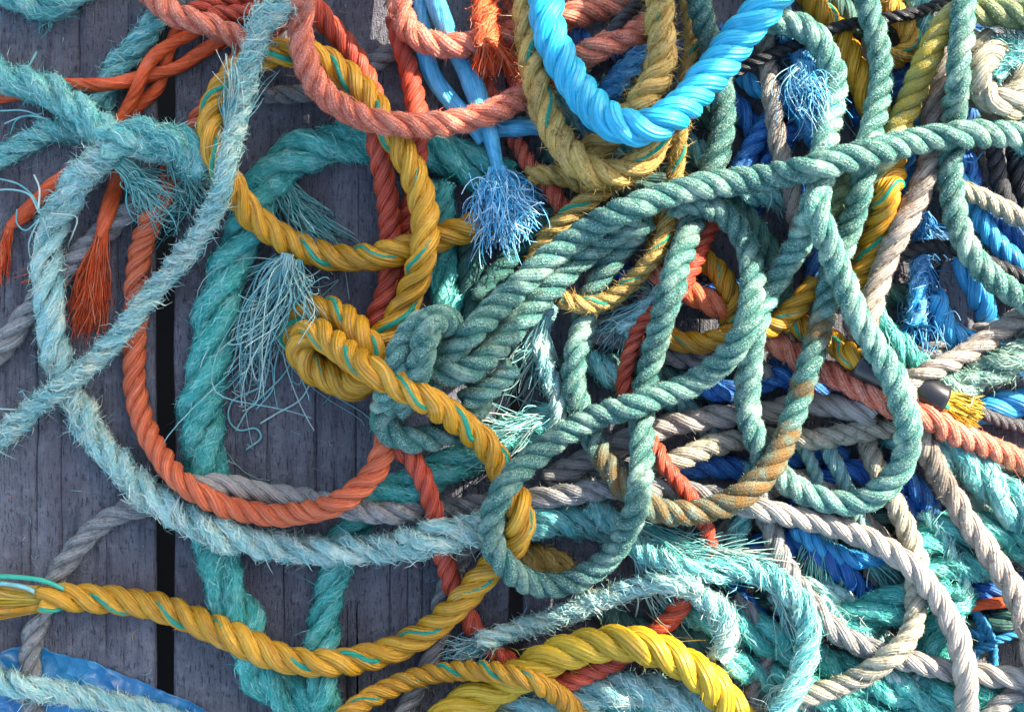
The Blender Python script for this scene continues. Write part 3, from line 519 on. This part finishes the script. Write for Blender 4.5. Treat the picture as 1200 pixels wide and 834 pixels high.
# turquoise in the heap
rope('bright frayed turquoise rope end pointing out over the plank gap', 'ice', 'frayed', 11, '560,752,4 585,744 612,736 642,727 675,714 710,700 745,687 785,682,4.4 820,688', hair=1.6, worn=.85, brush=[(585, 744, None, 528, 766, 12, 10, 22, 110, 1.6, 'ice')])
rope('loose turquoise bundle spilling from under the lower green loop', 'turq', 'frayed', 13, '690,590,2 722,618,2.4 755,645,3.4 790,662 830,670,4 872,666 908,679 935,703 947,737,4.6 944,772 932,805 915,835', flow=1, hair=1.2, hairlen=1.5, worn=.6, brush=[(700, 600, None, 850, 668, 46, 14, 24, 170, .8, 'turq', 1.2), (745, 640, None, 905, 672, 50, 16, 16, 150, .7, 'ice', 1.1), (770, 650, None, 830, 655, 46, 10, 40, 110, 1.6), (740, 640, None, 800, 700, 44, 10, 30, 110, 1.4, 'ice'), (905, 676, None, 948, 770, 44, 10, 16, 90, 1.0, 'ice'), (938, 780, None, 915, 850, 35, 12, 20, 150, .8, 'ice')],
     threads=[('745,690,60 748,705,45 745,722,30', 1.2, 'ice'), ('752,690,60 760,708,45 768,726,30', 1.1, 'ice'), ('800,700,50 812,716,40 818,732,28', 1.4, 'ice'), ('815,735,40 832,727,44 850,715,46', 1.1, 'ice')])
rope('turquoise frayed rope dangling off the loose bundle', 'ice', 'frayed', 13, '790,680,3.6 822,696 845,718 850,742 842,772,2.4', hair=1.3, worn=.6)
rope('turquoise frayed rope lying behind the lower green loop', 'turq', 'frayed', 18, '590,622,1.6 625,612 665,610 705,616 740,632', hair=1.1, worn=.4, flow=1)
rope('pale turquoise frayed rope under the wide lemon-yellow bend', 'ice', 'frayed', 18, '570,850,1.6 605,832 645,820 690,811 740,808 790,816 845,835', hair=1.2, worn=.6)
rope('teal shag rope beneath it at the lower edge', 'sea', 'frayed', 16, '690,838,1 740,832 800,842', worn=.3, flow=1)
rope('loose turquoise yarn bundle hanging in the gap beside the knot', 'ice', 'frayed', 10, '645,360,1.2 632,395 640,430 652,465 655,500', hair=.8, brush=[(640, 370, 40, 615, 470, 10, 8, 22, 50, 1.6), (640, 390, 30, 655, 480, 8, 6, 14, 60, 1.2)], flow=1)
rope('blue-grey splayed yarn end under the thin straw rope', 'ice', 'frayed', 10, '790,325,1.8 768,350 748,372 730,390', hair=.8, brush=[(760, 355, None, 712, 402, 14, 8, 22, 110, 1.4), (775, 345, None, 735, 352, 18, 5, 16, 40, 1.2)])
rope('pale green frayed rope end beside the yellow brush tip', 'pale', 'frayed', 18, '1230,398,4.2 1195,418 1160,434 1125,450,3.4 1095,448', worn=.9, hair=1.1)
rope('bright green frayed rope under the beige fuzzy rope', 'sea', 'frayed', 16, '1018,372,3 1045,400 1068,425 1095,442,2.4', worn=.6, flow=1)
rope('sea-green wisps of netting twine beside the beige knot', 'turq', 'frayed', 9, '1225,40,5 1200,58 1178,75 1165,92', hair=.6, brush=[(1200, 55, None, 1158, 40, 70, 6, 18, 50, 2.5, 'turq', .8), (1190, 65, None, 1160, 85, 60, 8, 20, 60, 2.5, 'turq', .8), (1210, 55, None, 1190, 20, 75, 8, 22, 50, 2.5, 'turq', .8)])
rope('teal yarn end tucked below the main green rope', 'turq', 'frayed', 11, '930,235,2 905,232 880,228 860,215', hair=.6, brush=[(895, 225, None, 925, 244, 30, 8, 16, 70, .7, 'ice')])
rope('bundle of blue net twine hanging under the black cord', 'blue', 'frayed', 10, '1080,280,2.2 1078,310 1076,345 1074,380', hair=.8, name='net_bundle', cat='net', brush=[(1080, 292, None, 1078, 400, 12, 8, 26, 220, .8), (1078, 360, 26, 1080, 425, 8, 20, 32, 240, 3.2), (1080, 250, 40, 1095, 300, 30, 10, 25, 90, 2.0)], threads=[('1112,180,55 1140,190,50 1152,178,55', .8, 'blue'), ('1130,230,40 1160,262,35 1195,305,30', .8, 'ice')])
rope('blue frayed rope squeezed between olive rope and beige rope', 'blue', 'frayed', 9, '1085,95,1.6 1077,131 1070,165 1062,195 1055,225', hair=.7)

rope('pale aqua frayed rope lying low under the beige arch', 'ice', 'frayed', 12, '905,705,.9 940,690 985,700 1020,735 1050,765', hair=.8, flow=1)
rope('bright blue rope low in the heap beside the teal brushes', 'blue', 'clean', 13, '930,615,.7 960,640 1000,655 1040,650 1085,668')
rope('thin bright blue cord low beside emerald bundle', 'blue', 'clean', 6, '1085,620,.6 1100,655 1095,700 1120,735 1160,745')
rope('pale aqua frayed rope beneath the sandy rope edge', 'ice', 'frayed', 13, '1130,590,.9 1160,610 1185,640 1215,655', hair=.8)
rope('bright blue rope low behind the beige fuzzy rope', 'blue', 'clean', 14, '1095,345,.7 1115,390 1150,405 1200,430')
rope('short beige rope low beneath the net twine', 'beige', 'worn', 11, '1030,390,.6 1075,415 1120,395 1170,385')
rope('aqua frayed rope low between the green arches', 'turq', 'frayed', 12, '690,420,.4 730,450 790,470 850,520', flow=1)

rope('pale aqua frayed rope tucked under the beige knot', 'turq', 'frayed', 13, '1235,88,2 1205,130 1195,160 1225,185', hair=.8, worn=.6)
rope('sea-green frayed rope behind the yellow eye and olive rope', 'turq', 'frayed', 12, '1070,-15,1.4 1085,30 1105,70 1150,45', hair=.8)
rope('blue rope low behind the pale green bend', 'blue', 'clean', 12, '850,60,.6 880,100 925,120 960,170 1000,200')
rope('grey rope low beneath the narrow red rope', 'grey', 'worn', 13, '690,390,.3 740,400 800,420 860,415 900,440')
rope('aqua frayed rope low under the cyan bend', 'turq', 'frayed', 12, '640,110,.5 680,140 720,170 800,165 840,200', hair=.7, flow=1)
rope('bright blue rope low beside the dark tarred ropes', 'blue', 'clean', 12, '1090,200,.6 1130,215 1150,260 1185,300 1230,330')
rope('beige rope low under the lower green loops', 'beige', 'worn', 13, '840,640,.5 870,600 930,560 1000,600 1060,660 1110,700')

rope('wispy aqua frayed strand trailing over the sea-green ropes', 'ice', 'frayed', 8, '960,700,2.2 985,730 1015,745 1040,790 1075,800', hair=.8, hairlen=1.3, brush=[(960, 700, None, 1005, 745, 30, 6, 18, 50, 1.6), (1040, 790, None, 1110, 800, 24, 6, 20, 50, 1.6)])
rope('wispy teal frayed strand below the sandy rope', 'turq', 'frayed', 8, '1085,600,2.4 1110,640 1130,690 1120,730', hair=.8, hairlen=1.3, brush=[(1085, 600, None, 1140, 660, 30, 6, 22, 60, 1.6, 'sea'), (1125, 700, None, 1080, 745, 26, 6, 22, 60, 1.6, 'sea')])
rope('slim grey rope low under the aqua wisps', 'grey', 'worn', 9, '860,700,1.6 890,730 900,770 880,810 890,850')


# ------------------------------------------------------------------ settle the heap: heights from what lies on what
def settle():
    xy, lv, rr, rid, off, arc = [], [], [], [], [], []
    for k, R in enumerate(ROPES):
        S = catmull(R['P'], 5.0)
        d = np.concatenate([[0], np.cumsum(np.linalg.norm(np.diff(S[:, :2], axis=0), axis=1))])
        n = max(4, int(d[-1] / 5) + 1); t = np.linspace(0, d[-1], n)
        S = np.stack([np.interp(t, d, S[:, q]) for q in range(3)], 1)
        off.append(len(lv)); xy.extend(S[:, :2]); lv.extend(S[:, 2]); rr.extend([R['r'] * R.get('soft', .93)] * n); rid.extend([k] * n); arc.extend(t)
    xy = np.array(xy); lv = np.array(lv); rr = np.array(rr); rid = np.array(rid); arc = np.array(arc); n = len(lv)
    up, lo, need = [], [], []
    order = np.argsort(xy[:, 0]); xs = xy[order, 0]
    for a in range(n):
        i = order[a]; hi = np.searchsorted(xs, xs[a] + 46); j = order[a + 1:hi]
        if not len(j): continue
        d2 = ((xy[j] - xy[i]) ** 2).sum(1); R_ = rr[j] + rr[i]
        m = (d2 < R_ * R_) & ((rid[j] != rid[i]) | (abs(arc[j] - arc[i]) > 4.2 * rr[i]))
        j = j[m]
        if not len(j): continue
        nd = np.sqrt(R_[m] ** 2 - d2[m])
        top = (lv[i] > lv[j]) | ((lv[i] == lv[j]) & (rid[i] > rid[j]))
        up.append(np.where(top, i, j)); lo.append(np.where(top, j, i)); need.append(nd)
    up = np.concatenate(up); lo = np.concatenate(lo); need = np.concatenate(need)
    z = rr + np.maximum(lv, 0) * 9.0
    first = np.zeros(n, bool); first[off] = True; last = np.roll(first, -1); last[-1] = True
    floor = rr.copy(); ceil = rr + 12 + np.maximum(lv, 0) * 15.0
    def lap(z):
        p = np.roll(z, 1); q = np.roll(z, -1); p[first] = z[first]; q[last] = z[last]
        return (p + q) * .5 - z
    for it in range(420):
        z = z - (.35 if it < 330 else .08)
        for _ in range(3): z = z + .5 * lap(z)
        for _ in range(2):
            v = need - (z[up] - z[lo]); m = v > 0
            if m.any():
                du = np.zeros(n); np.maximum.at(du, up[m], v[m]); dl = np.zeros(n); np.maximum.at(dl, lo[m], v[m])
                z = z + .62 * du - .30 * dl
            z = np.clip(z, floor, ceil)
    for _ in range(2): z = z + .4 * lap(z)
    z = np.maximum(z, floor)
    ends = off[1:] + [n]
    for R, a, b in zip(ROPES, off, ends):
        R['xy'] = xy[a:b]; R['z'] = z[a:b] * 1e-3
settle()

# ------------------------------------------------------------------ build ropes
STYLE = {  # nap per mm, nap length mm, fibre per mm, fibre length mm, relief
    'clean': (0, 0, .05, 6, .02), 'worn': (10, 2.3, 1.2, 5.5, .07), 'fuzzy': (15, 2.4, .12, 5, .05),
    'frayed': (0, 0, 21, 8.5, .22), 'strand': (0, 0, .06, 7, .03)}
RUST = (.155, .070, .012)
def build(R):
    rng = np.random.default_rng(abs(hash(R['label'])) % 10 ** 6 if False else sum(ord(c) * (i + 3) for i, c in enumerate(R['label'])))
    P3 = to_world(R['xy'][:, 0], R['xy'][:, 1], R['z'])
    rad = R['r'] * 1e-3 * float(np.mean((CAM_H - R['z']) / CAM_H))
    single = R['style'] == 'strand'
    ds = .0038 if rad > .010 else .003
    S, t = resample(np.column_stack([P3, R['xy']]), ds)
    C, px = S[:, :3], S[:, 3:5]; n = len(C)
    T, Nn, B = frames(C)
    nap, napl, fib, fibl, relief = STYLE[R['style']]
    fib *= R.get('hair', 1.0); nap *= R.get('nap', 1.0); fibl *= R.get('hairlen', 1.0)
    stain = R.get('stain'); st = None
    if stain:
        st = np.zeros(n)
        for (x, y, q) in stain: st = np.maximum(st, np.clip(1.5 - np.hypot(px[:, 0] - x, px[:, 1] - y) / q, 0, 1))
    mat = rope_mat(R['col'], R['style'], R.get('staincol', RUST) if stain else None)
    root = bpy.data.objects.new(R.get('name', 'rope'), None) if not single else None
    pitch = R.get('pitch', 2.2 if R['style'] == 'fuzzy' else (3.5 if R['style'] == 'frayed' else (2.9 if R['col'] in ('grey', 'beige') else 2.35))) * 2 * rad
    ph0 = rng.random() * 6.28; ph = ph0 + t / pitch * 2 * math.pi + smooth_noise(n, 22, rng) * .28
    swell = 1 + .045 * smooth_noise(n, 18, rng)
    loose = R.get('loose', .10 if R['style'] == 'frayed' else 0)
    hp, hn, ht, cl = [], [], [], []
    ns = 1 if single else 3
    base = None
    if root is not None: COL.objects.link(root); base = root
    mid = Vector(C[n // 2]) * 0
    for k in range(ns):
        if single:
            Cs, out, b = C, Nn, rad
            out = Nn * np.cos(ph * .5)[:, None] + B * np.sin(ph * .5)[:, None]
        else:
            a = ph + k * 2 * math.pi / 3
            out = Nn * np.cos(a)[:, None] + B * np.sin(a)[:, None]
            b = rad * (.51 if R['style'] in ('clean', 'frayed') else .53)
            hr = rad * ((.49 if R['style'] in ('clean', 'frayed') else .47) + (smooth_noise(n, 14, rng) * .03 + (loose * np.abs(smooth_noise(n, 10, rng)) if loose else 0)))
            Cs = C + out * np.reshape(hr, (-1, 1))
        seg = 30 if single else (12 if b > .0055 else 8)
        rn = np.stack([smooth_noise(n, 3 if R['style'] == 'frayed' else 6, rng) for _ in range(seg)], 1)
        rn = .5 * rn + .25 * (np.roll(rn, 1, 1) + np.roll(rn, -1, 1))
        rads = b * swell[:, None] * (1 + relief * rn + .03 * smooth_noise(n, 9, rng)[:, None])
        if single:
            tw = np.linspace(-math.pi, math.pi, seg, endpoint=False)[None] + (t / (rad * 9) * 2 * math.pi)[:, None]
            rads = b * swell[:, None] * (1 + .13 * np.abs(np.cos(3.5 * tw)) + .05 * smooth_noise(n, 7, rng)[:, None] - .05)
        if R.get('taper'):
            e0, e1 = R['taper']; tt = t / t[-1]
            rads = rads * (1 - e0 * np.clip(1 - tt * 6, 0, 1) - e1 * np.clip(1 - (1 - tt) * 6, 0, 1))[:, None]
        V, Q, UV, ng, dirs, Ts, th = tube(Cs, rads, seg, t, out, uoff=k * .37 + rng.random())
        me = mesh_np('strand', V, Q, None, mat, UV, attr=np.repeat(st, seg) if st is not None else None, ngons=ng)
        if single:
            o = link(R.get('name', 'rope_strand'), me); base = o
        else: link('strand', me, root)
        hp.append(V.reshape(n, seg, 3)); hn.append(dirs); ht.append(Ts); cl.append(Cs)
        if k == 0 and R.get('tracer'):
            # one green yarn in the strand: it keeps to one side of the strand and so shows once each turn
            side = unit(np.cross(T, [0, 0, 1.0]))
            dd = np.array([0, 0, 1.0]) + side * (np.sin(t * 9 + R['tracer'])[:, None] * .55)
            dd = unit(dd - Ts * (dd * Ts).sum(1, keepdims=True))
            Ct = Cs + dd * (b * (.66 + .09 * smooth_noise(n, 16, rng)))[:, None]
            V, Q, UV, ng, *_ = tube(Ct, np.full(n, b * .39), 9, t, dd)
            link('tracer_yarn', mesh_np('tracer_yarn', V, Q, None, rope_mat('tracer', 'clean'), UV, ngons=ng), base)
    tag(base, R['label'], R.get('cat', 'rope'), R.get('group'))
    length_mm = t[-1] * 1e3
    def pick(num, spread=1.9):
        k = rng.integers(0, ns, num); i = rng.integers(1, n - 1, num); segn = hp[0].shape[1]
        j = np.clip(((rng.random(num) * 2 - 1) * spread + math.pi) / (2 * math.pi) * segn, 0, segn - 1).astype(int)
        if single: j = rng.integers(0, segn, num)
        HP, HN, HT = np.stack(hp), np.stack(hn), np.stack(ht)
        f = rng.random((num, 1))
        return HP[k, i, j] * (1 - f) + HP[k, np.minimum(i + 1, n - 1), j] * f, HN[k, i, j], HT[k, i]
    scale = rad / .016
    if nap:
        num = int(nap * length_mm * min(scale, 1.3)); p, nn, tt = pick(num)
        D = unit(nn * .9 + tt * rng.uniform(-.6, .9, (num, 1)) + rng.standard_normal((num, 3)) * .45)
        hairs('nap', p - nn * .0004, D, napl * 1e-3 * rng.uniform(.5, 1.4, num), .0007, 0 * D, fibre_mat(R['col'], R.get('worn', .55)), base, rng, simple=True)
    if R['style'] == 'frayed':
        flow = R.get('flow', 0); sh = R.get('hairlen', 1.0)
        HP, HN = np.stack(hp), np.stack(hn); segn = HP.shape[2]
        for num, Lmm, amp, tipl, wd in ((int(7.5 * length_mm * min(scale, 1.6) * R.get('hair', 1)), (24 if flow else 17) * sh, .0006 if flow else .0009, .0010 if flow else .0026, (.8, 2.0)),
                                        (int(4.5 * length_mm * min(scale, 1.6) * R.get('hair', 1)), (13 if flow else 9) * sh, .0012, .0028 if flow else .0050, (.6, 1.5))):
            m = 5; step = max(1, int(round(Lmm / (ds * 1e3) / (m - 1))))
            k = rng.integers(0, ns, num); pw = np.exp(1.0 * smooth_noise(n, 7, rng)); i0 = rng.choice(n, num, p=pw / pw.sum()); sg = np.where(rng.random(num) < .5, 1, -1)
            j0 = ((rng.random(num) * 2 - 1) * 2.2 + math.pi) / (2 * math.pi) * segn
            if single: j0 = rng.random(num) * segn
            off_ = amp * np.abs(rng.standard_normal(num)); lines, nrm = [], []
            dj = rng.standard_normal(num) * .14 * step ** .5 - sg * .06 * step; tipk = tipl * rng.gamma(1.1, .8, num)
            wv = rng.uniform(0, 6.28, num); wa = rng.uniform(.2, .8, num)
            for q in range(m):
                ii = np.clip(i0 + sg * q * step, 0, n - 1); jj = j0 + dj * q + wa * np.sin(wv + q * 1.3); jf = np.floor(jj).astype(int); fr_ = (jj - jf)[:, None]
                P_ = HP[k, ii, jf % segn] * (1 - fr_) + HP[k, ii, (jf + 1) % segn] * fr_
                N_ = HN[k, ii, jf % segn] * (1 - fr_) + HN[k, ii, (jf + 1) % segn] * fr_
                tq = q / (m - 1)
                o_q = -.0005 + off_ * math.sin(math.pi * min(1, tq * 1.1 + .1)) + tipk * tq ** 2.2
                lines.append(P_ + N_ * o_q[:, None] + rng.standard_normal((num, 3)) * (.0004 + .0016 * tq ** 2)); nrm.append(N_)
            Ls = np.stack(lines, 1); Ns = np.stack(nrm, 1); Ls[..., 2] = np.maximum(Ls[..., 2], .0008)
            Tg = unit(np.gradient(Ls, axis=1)); Sd = unit(np.cross(Tg, Ns) + rng.standard_normal((num, 1, 3)) * .45)
            hw = (rng.uniform(*wd, num) * .5e-3)[:, None, None] * np.array([.8, 1, 1, .8, .25])[None, :, None]
            V = np.stack([Ls + Sd * hw, Ls - Sd * hw], 2).reshape(-1, 3)
            bq = (np.arange(num)[:, None] * m + np.arange(m - 1)[None])[..., None] * 2
            Q = (bq + np.array([0, 1, 3, 2])).reshape(-1, 4)
            ru = np.repeat(rng.random(num), (m - 1) * 4); vq = np.tile(np.array([[q, q, q + 1, q + 1] for q in range(m - 1)]).ravel() / (m - 1), num)
            o = link('loose_fibres', mesh_np('loose_fibres', V, Q, None, fibre_mat(R['col'], R.get('worn', .55)), np.stack([ru, vq], -1)), base); o['kind'] = 'stuff'
        fib = .8 * R.get('hair', 1)
    if fib:
        num = max(6, int(fib * length_mm * min(scale, 1.6))); p, nn, tt = pick(num, 2.1)
        D = unit(nn * rng.uniform(.3, 1, (num, 1)) + tt * np.where(rng.random((num, 1)) < .5, 1, -1) + rng.standard_normal((num, 3)) * .5)
        L = fibl * 1e-3 * np.minimum(rng.gamma(4, .25, num), 1.9) * (scale ** .3)
        bend = rng.standard_normal((num, 3)) * (L[:, None] * .5)
        P0 = p - nn * .0008; tip = P0 + D * L[:, None] + bend
        bend[:, 2] += np.maximum(.0012 - tip[:, 2], 0)
        hairs('stray_fibres', P0, D, L, .0007, bend, fibre_mat(R['col'], R.get('worn', .55)), base, rng)
    # brushes of unlaid yarn at an end, or yarn that has come adrift along the rope
    for q, F in enumerate(R.get('brush', [])):
        x, y, h, x2, y2, h2, width0, width1, num, curl = F[:10]
        bcol = F[10] if len(F) > 10 else R['col']; yr = F[11] if len(F) > 11 else .9
        near = np.argmin(np.hypot(px[:, 0] - x, px[:, 1] - y)); z0 = C[near, 2] if h is None else h * 1e-3
        A = to_world(np.array([x]), np.array([y]), z0)[0]; E = to_world(np.array([x2]), np.array([y2]), h2 * 1e-3)[0]
        ax = E - A; Ln = np.linalg.norm(ax); ax = ax / Ln
        sd = np.cross(ax, [0, 0, 1.0]); sd /= np.linalg.norm(sd); up_ = np.cross(sd, ax)
        m = 20; tt = np.linspace(0, 1, m)
        a0 = rng.uniform(0, 6.28, num); q0 = np.sqrt(rng.random(num))
        ca, sa = np.cos(a0) * q0, np.sin(a0) * q0
        Lk = Ln * rng.uniform(.5, 1.08, num) ** .7
        spread = width0 + (width1 - width0) * tt[None] ** 1.2
        nc = max(3, num // 22); cid = rng.integers(0, nc, num); cca = rng.uniform(-1, 1, nc) * .75; csa = rng.uniform(-1, 1, nc) * .6
        ca0, sa0 = ca, sa; ca = .45 * ca + .62 * cca[cid]; sa = .5 * sa + .6 * csa[cid]
        lines = A + ax * (Lk[:, None] * tt[None])[..., None] + sd * (ca[:, None] * spread * 1e-3)[..., None] + up_ * (sa[:, None] * spread * .55e-3)[..., None]
        wob = np.zeros((num, m, 3)); 
        for f_ in (1.1, 2.1, 3.4):
            wob += np.sin(tt[None, :, None] * f_ * 3.1 + rng.uniform(0, 6.28, (num, 1, 3))) * rng.standard_normal((num, 1, 3)) / f_
        wob -= wob[:, :1]
        cw = np.zeros((nc, m, 3))
        for f_ in (1.1, 2.2): cw += np.sin(tt[None, :, None] * f_ * 3 + rng.uniform(0, 6.28, (nc, 1, 3))) * rng.standard_normal((nc, 1, 3)) / f_
        wob = wob + 1.3 * (cw - cw[:, :1])[cid]
        lines = lines + wob * (tt[None, :, None] ** .8) * Ln * .055 * curl
        lines[..., 2] = np.maximum(lines[..., 2], .0015 + rng.random((num, 1)) * .004)
        yarn_mesh('frayed_end', lines, rng.uniform(.6, 1.25, num) * 1e-3 * yr, fibre_mat(bcol, .45), base, rng)
    for F in R.get('threads', []):
        pts = np.array([[float(v) for v in q.split(',')] for q in F[0].split()])
        L_ = catmull(pts, 4.0); W = to_world(L_[:, 0], L_[:, 1], L_[:, 2] * 1e-3)
        V, Q, UV, ng, *_ = tube(W, np.full(len(W), F[1] * 1e-3), 5, np.linspace(0, 1, len(W)))
        UV[:, 0] = rng.random(); 
        link('loose_yarn', mesh_np('loose_yarn', V, Q, None, fibre_mat(F[2] if len(F) > 2 else R['col'], .45), UV, ngons=ng), base)
    if R.get('tape'):
        a, b = R['tape']; i0 = np.argmin(np.hypot(px[:, 0] - a[0], px[:, 1] - a[1])); i1 = np.argmin(np.hypot(px[:, 0] - b[0], px[:, 1] - b[1]))
        i0, i1 = min(i0, i1), max(i0, i1) + 1; Cc = C[i0:i1]; mm = len(Cc)
        rr_ = rad * (1.17 + .05 * np.sin(np.arange(mm) * .8)[:, None] * np.ones((1, 20)) * .6 + np.stack([smooth_noise(mm, 5, rng) for _ in range(20)], 1) * .018)
        V, Q, UV, ng, *_ = tube(Cc, rr_, 20, t[i0:i1])
        s = N('black_electrical_tape'); TM = s.done((.012, .012, .014), .33, None, .5)
        link('tape_wrap', mesh_np('tape_wrap', V, Q, None, TM, UV, ngons=ng), base)
    R['obj'] = base
for R in ROPES: build(R)
# ------------------------------------------------------------------ give every rope its origin at its own base
from mathutils import Matrix
bpy.context.view_layer.update()
for R in ROPES:
    o = R['obj']; i = len(R['xy']) // 2
    c = to_world(R['xy'][i:i + 1, 0], R['xy'][i:i + 1, 1], R['z'][i:i + 1])[0]; c[2] -= R['r'] * 1e-3
    M = Matrix.Translation((-c[0], -c[1], -c[2]))
    for q in ([o] if o.type == 'MESH' else []) + list(o.children): q.data.transform(M)
    o.location = c

# ------------------------------------------------------------------ blue plastic sheet in the corner
def sheet():
    nx, ny = 150, 80; jr = np.random.default_rng(5)
    u = np.linspace(0, 1, nx); v = np.linspace(0, 1, ny)
    topx = -40 + u * 300; topy = np.interp(topx, [-40, 10, 40, 107, 173, 227, 260], [772, 760, 757, 776, 801, 828, 846])
    topy = topy + smooth_noise(nx, 4, jr) * .8 + smooth_noise(nx, 22, jr) * 2
    X = topx[:, None] + 0 * v; Y = topy[:, None] + (v[None] ** 1.0) * (960 - topy[:, None])
    def fold(a, b, c, p): return np.abs(((X * a + Y * b + c) / p) % 2 - 1)
    Z = 1.5 + 2 * np.clip(v * 5, 0, 1)[None] ** .6 + (7 * fold(.8, .6, 10, 75) + 6 * fold(-.45, .9, 40, 47) + 5 * fold(.25, 1, 5, 26) * fold(1, -.3, 0, 60) + 2.2 * fold(.9, .5, 3, 13)) * np.clip(v * 6, .15, 1)[None]
    Z = np.maximum(Z, 1.0)
    W = to_world(X, Y, Z * 1e-3); V = W.reshape(-1, 3)
    i = np.arange(nx - 1)[:, None] * ny; j = np.arange(ny - 1)[None]
    Q = np.stack([i + j, i + j + 1, i + ny + j + 1, i + ny + j], -1).reshape(-1, 4)
    s = N('blue_plastic_sheet'); ob = s.n('ShaderNodeTexCoord').outputs['Object']
    c = s.mix(s.ramp(s.noise(ob, 22.0, 3), .35, .7), (.006, .11, .25), (.025, .22, .38))
    wp = s.n('ShaderNodeMix', {0: .10, 4: ob, 5: s.n('ShaderNodeTexNoise', {'Vector': ob, 'Scale': 9.0, 'Detail': 2.0}).outputs['Color']}, data_type='VECTOR').outputs[1]
    vo = s.n('ShaderNodeTexVoronoi', {'Vector': wp, 'Scale': 19.0}, feature='F1').outputs['Distance']
    vo2 = s.n('ShaderNodeTexVoronoi', {'Vector': wp, 'Scale': 47.0}, feature='F1').outputs['Distance']
    c = s.mix(s.math('MULTIPLY', s.ramp(s.noise(ob, 160.0, 3, .7), .60, .74), .5), c, (.22, .40, .48))
    nrm = s.n('ShaderNodeBump', {'Height': s.math('ADD', vo, s.math('MULTIPLY', vo2, .3)), 'Strength': .9, 'Distance': .022}).outputs[0]
    o = link('plastic_sheet', mesh_np('plastic_sheet', V, Q, None, s.done(c, .28, nrm, .5)))
    m = o.modifiers.new('thickness', 'SOLIDIFY'); m.thickness = .0012
    tag(o, 'crumpled blue plastic sheet under the grey rope and pale frayed rope', 'plastic sheet')
sheet()

# ------------------------------------------------------------------ short timber block lying under the heap
def block():
    n = 40; a = np.linspace(0, 2 * math.pi, n, endpoint=False)
    x = 1120 + 22 * np.sign(np.cos(a)) * np.abs(np.cos(a)) ** .5; y = 365 + 62 * np.sign(np.sin(a)) * np.abs(np.sin(a)) ** .7
    rings = []
    for sc, z in ((1, 1), (1, 26), (.97, 29), (.9, 30.5), (.5, 31), (.02, 31)):
        rings.append(to_world(1120 + (x - 1120) * sc, 365 + (y - 365) * sc, np.full(n, z * 1e-3)))
    V = np.concatenate(rings); k = len(rings)
    i = np.arange(k - 1)[:, None] * n; j = np.arange(n)[None]; j2 = (j + 1) % n
    Q = np.stack([i + j2, i + j, i + n + j, i + n + j2], -1).reshape(-1, 4)
    tag(link('timber_block', mesh_np('timber_block', V, Q, None, WOOD)), 'small round-ended grey timber block beside the blue net bundle', 'timber block')
block()

# ------------------------------------------------------------------ timber railing added out of view: its boards shade the planks
def box(name, lo, hi, parent, bev=.004):
    lo, hi = np.array(lo), np.array(hi); c = [(x, y, z) for x in (lo[0], hi[0]) for y in (lo[1], hi[1]) for z in (lo[2], hi[2])]
    q = np.array([[0, 1, 3, 2], [4, 6, 7, 5], [0, 4, 5, 1], [2, 3, 7, 6], [0, 2, 6, 4], [1, 5, 7, 3]])
    o = link(name, mesh_np(name, np.array(c), q, None, WOOD, smooth=False), parent)
    m = o.modifiers.new('edge', 'BEVEL'); m.width = bev; m.segments = 2; return o
RX = .92
caster = bpy.data.objects.new('shadecaster', None); COL.objects.link(caster)
tag(caster, 'added, unseen timber railing of wide boards on posts beside the heap', 'shadecaster')
caster.location = (RX, 0, 0); caster.rotation_euler.z = math.radians(21)
for y in (-.35, .8, 1.95): box('post', (.03, y - .05, 0), (.13, y + .05, 1.30), caster)
z = .63
for k in range(4):
    box('board', (0, -.5, z), (.028, 2.2, z + .16), caster); z += .1605

# ------------------------------------------------------------------ shed fibre and grit lying on the planks
def litter():
    r = np.random.default_rng(11); root = bpy.data.objects.new('fibre_litter', None); COL.objects.link(root)
    root['kind'] = 'stuff'; root['label'] = 'shed rope fibres scattered over the grey planks'; root['category'] = 'fibre litter'
    for c_, num in (('ice', 130), ('sea', 70), ('orange', 35), ('yellow', 45), ('beige', 90)):
        x = r.uniform(-60, 640, num); y = r.uniform(-40, 870, num); gap = ((x > 178) & (x < 207)) | ((x > 592) & (x < 616)); x = x[~gap]; y = y[~gap]; n = len(x)
        a = r.uniform(0, 6.28, n); L = r.gamma(2.5, 3.2, n); m = 7; q = np.linspace(0, 1, m)[None]
        bend = r.standard_normal((n, 1)) * 1.6
        ang = a[:, None] + bend * q; X = x[:, None] + np.cumsum(np.cos(ang), 1) * L[:, None] / m; Y = y[:, None] + np.cumsum(np.sin(ang), 1) * L[:, None] / m
        lines = to_world(X, Y, .0012 + .0012 * np.sin(q * 3) * r.random((n, 1)))
        yarn_mesh('shed_fibres', lines, r.uniform(.22, .5, n) * 1e-3, fibre_mat(c_, .5), root, r)
litter()
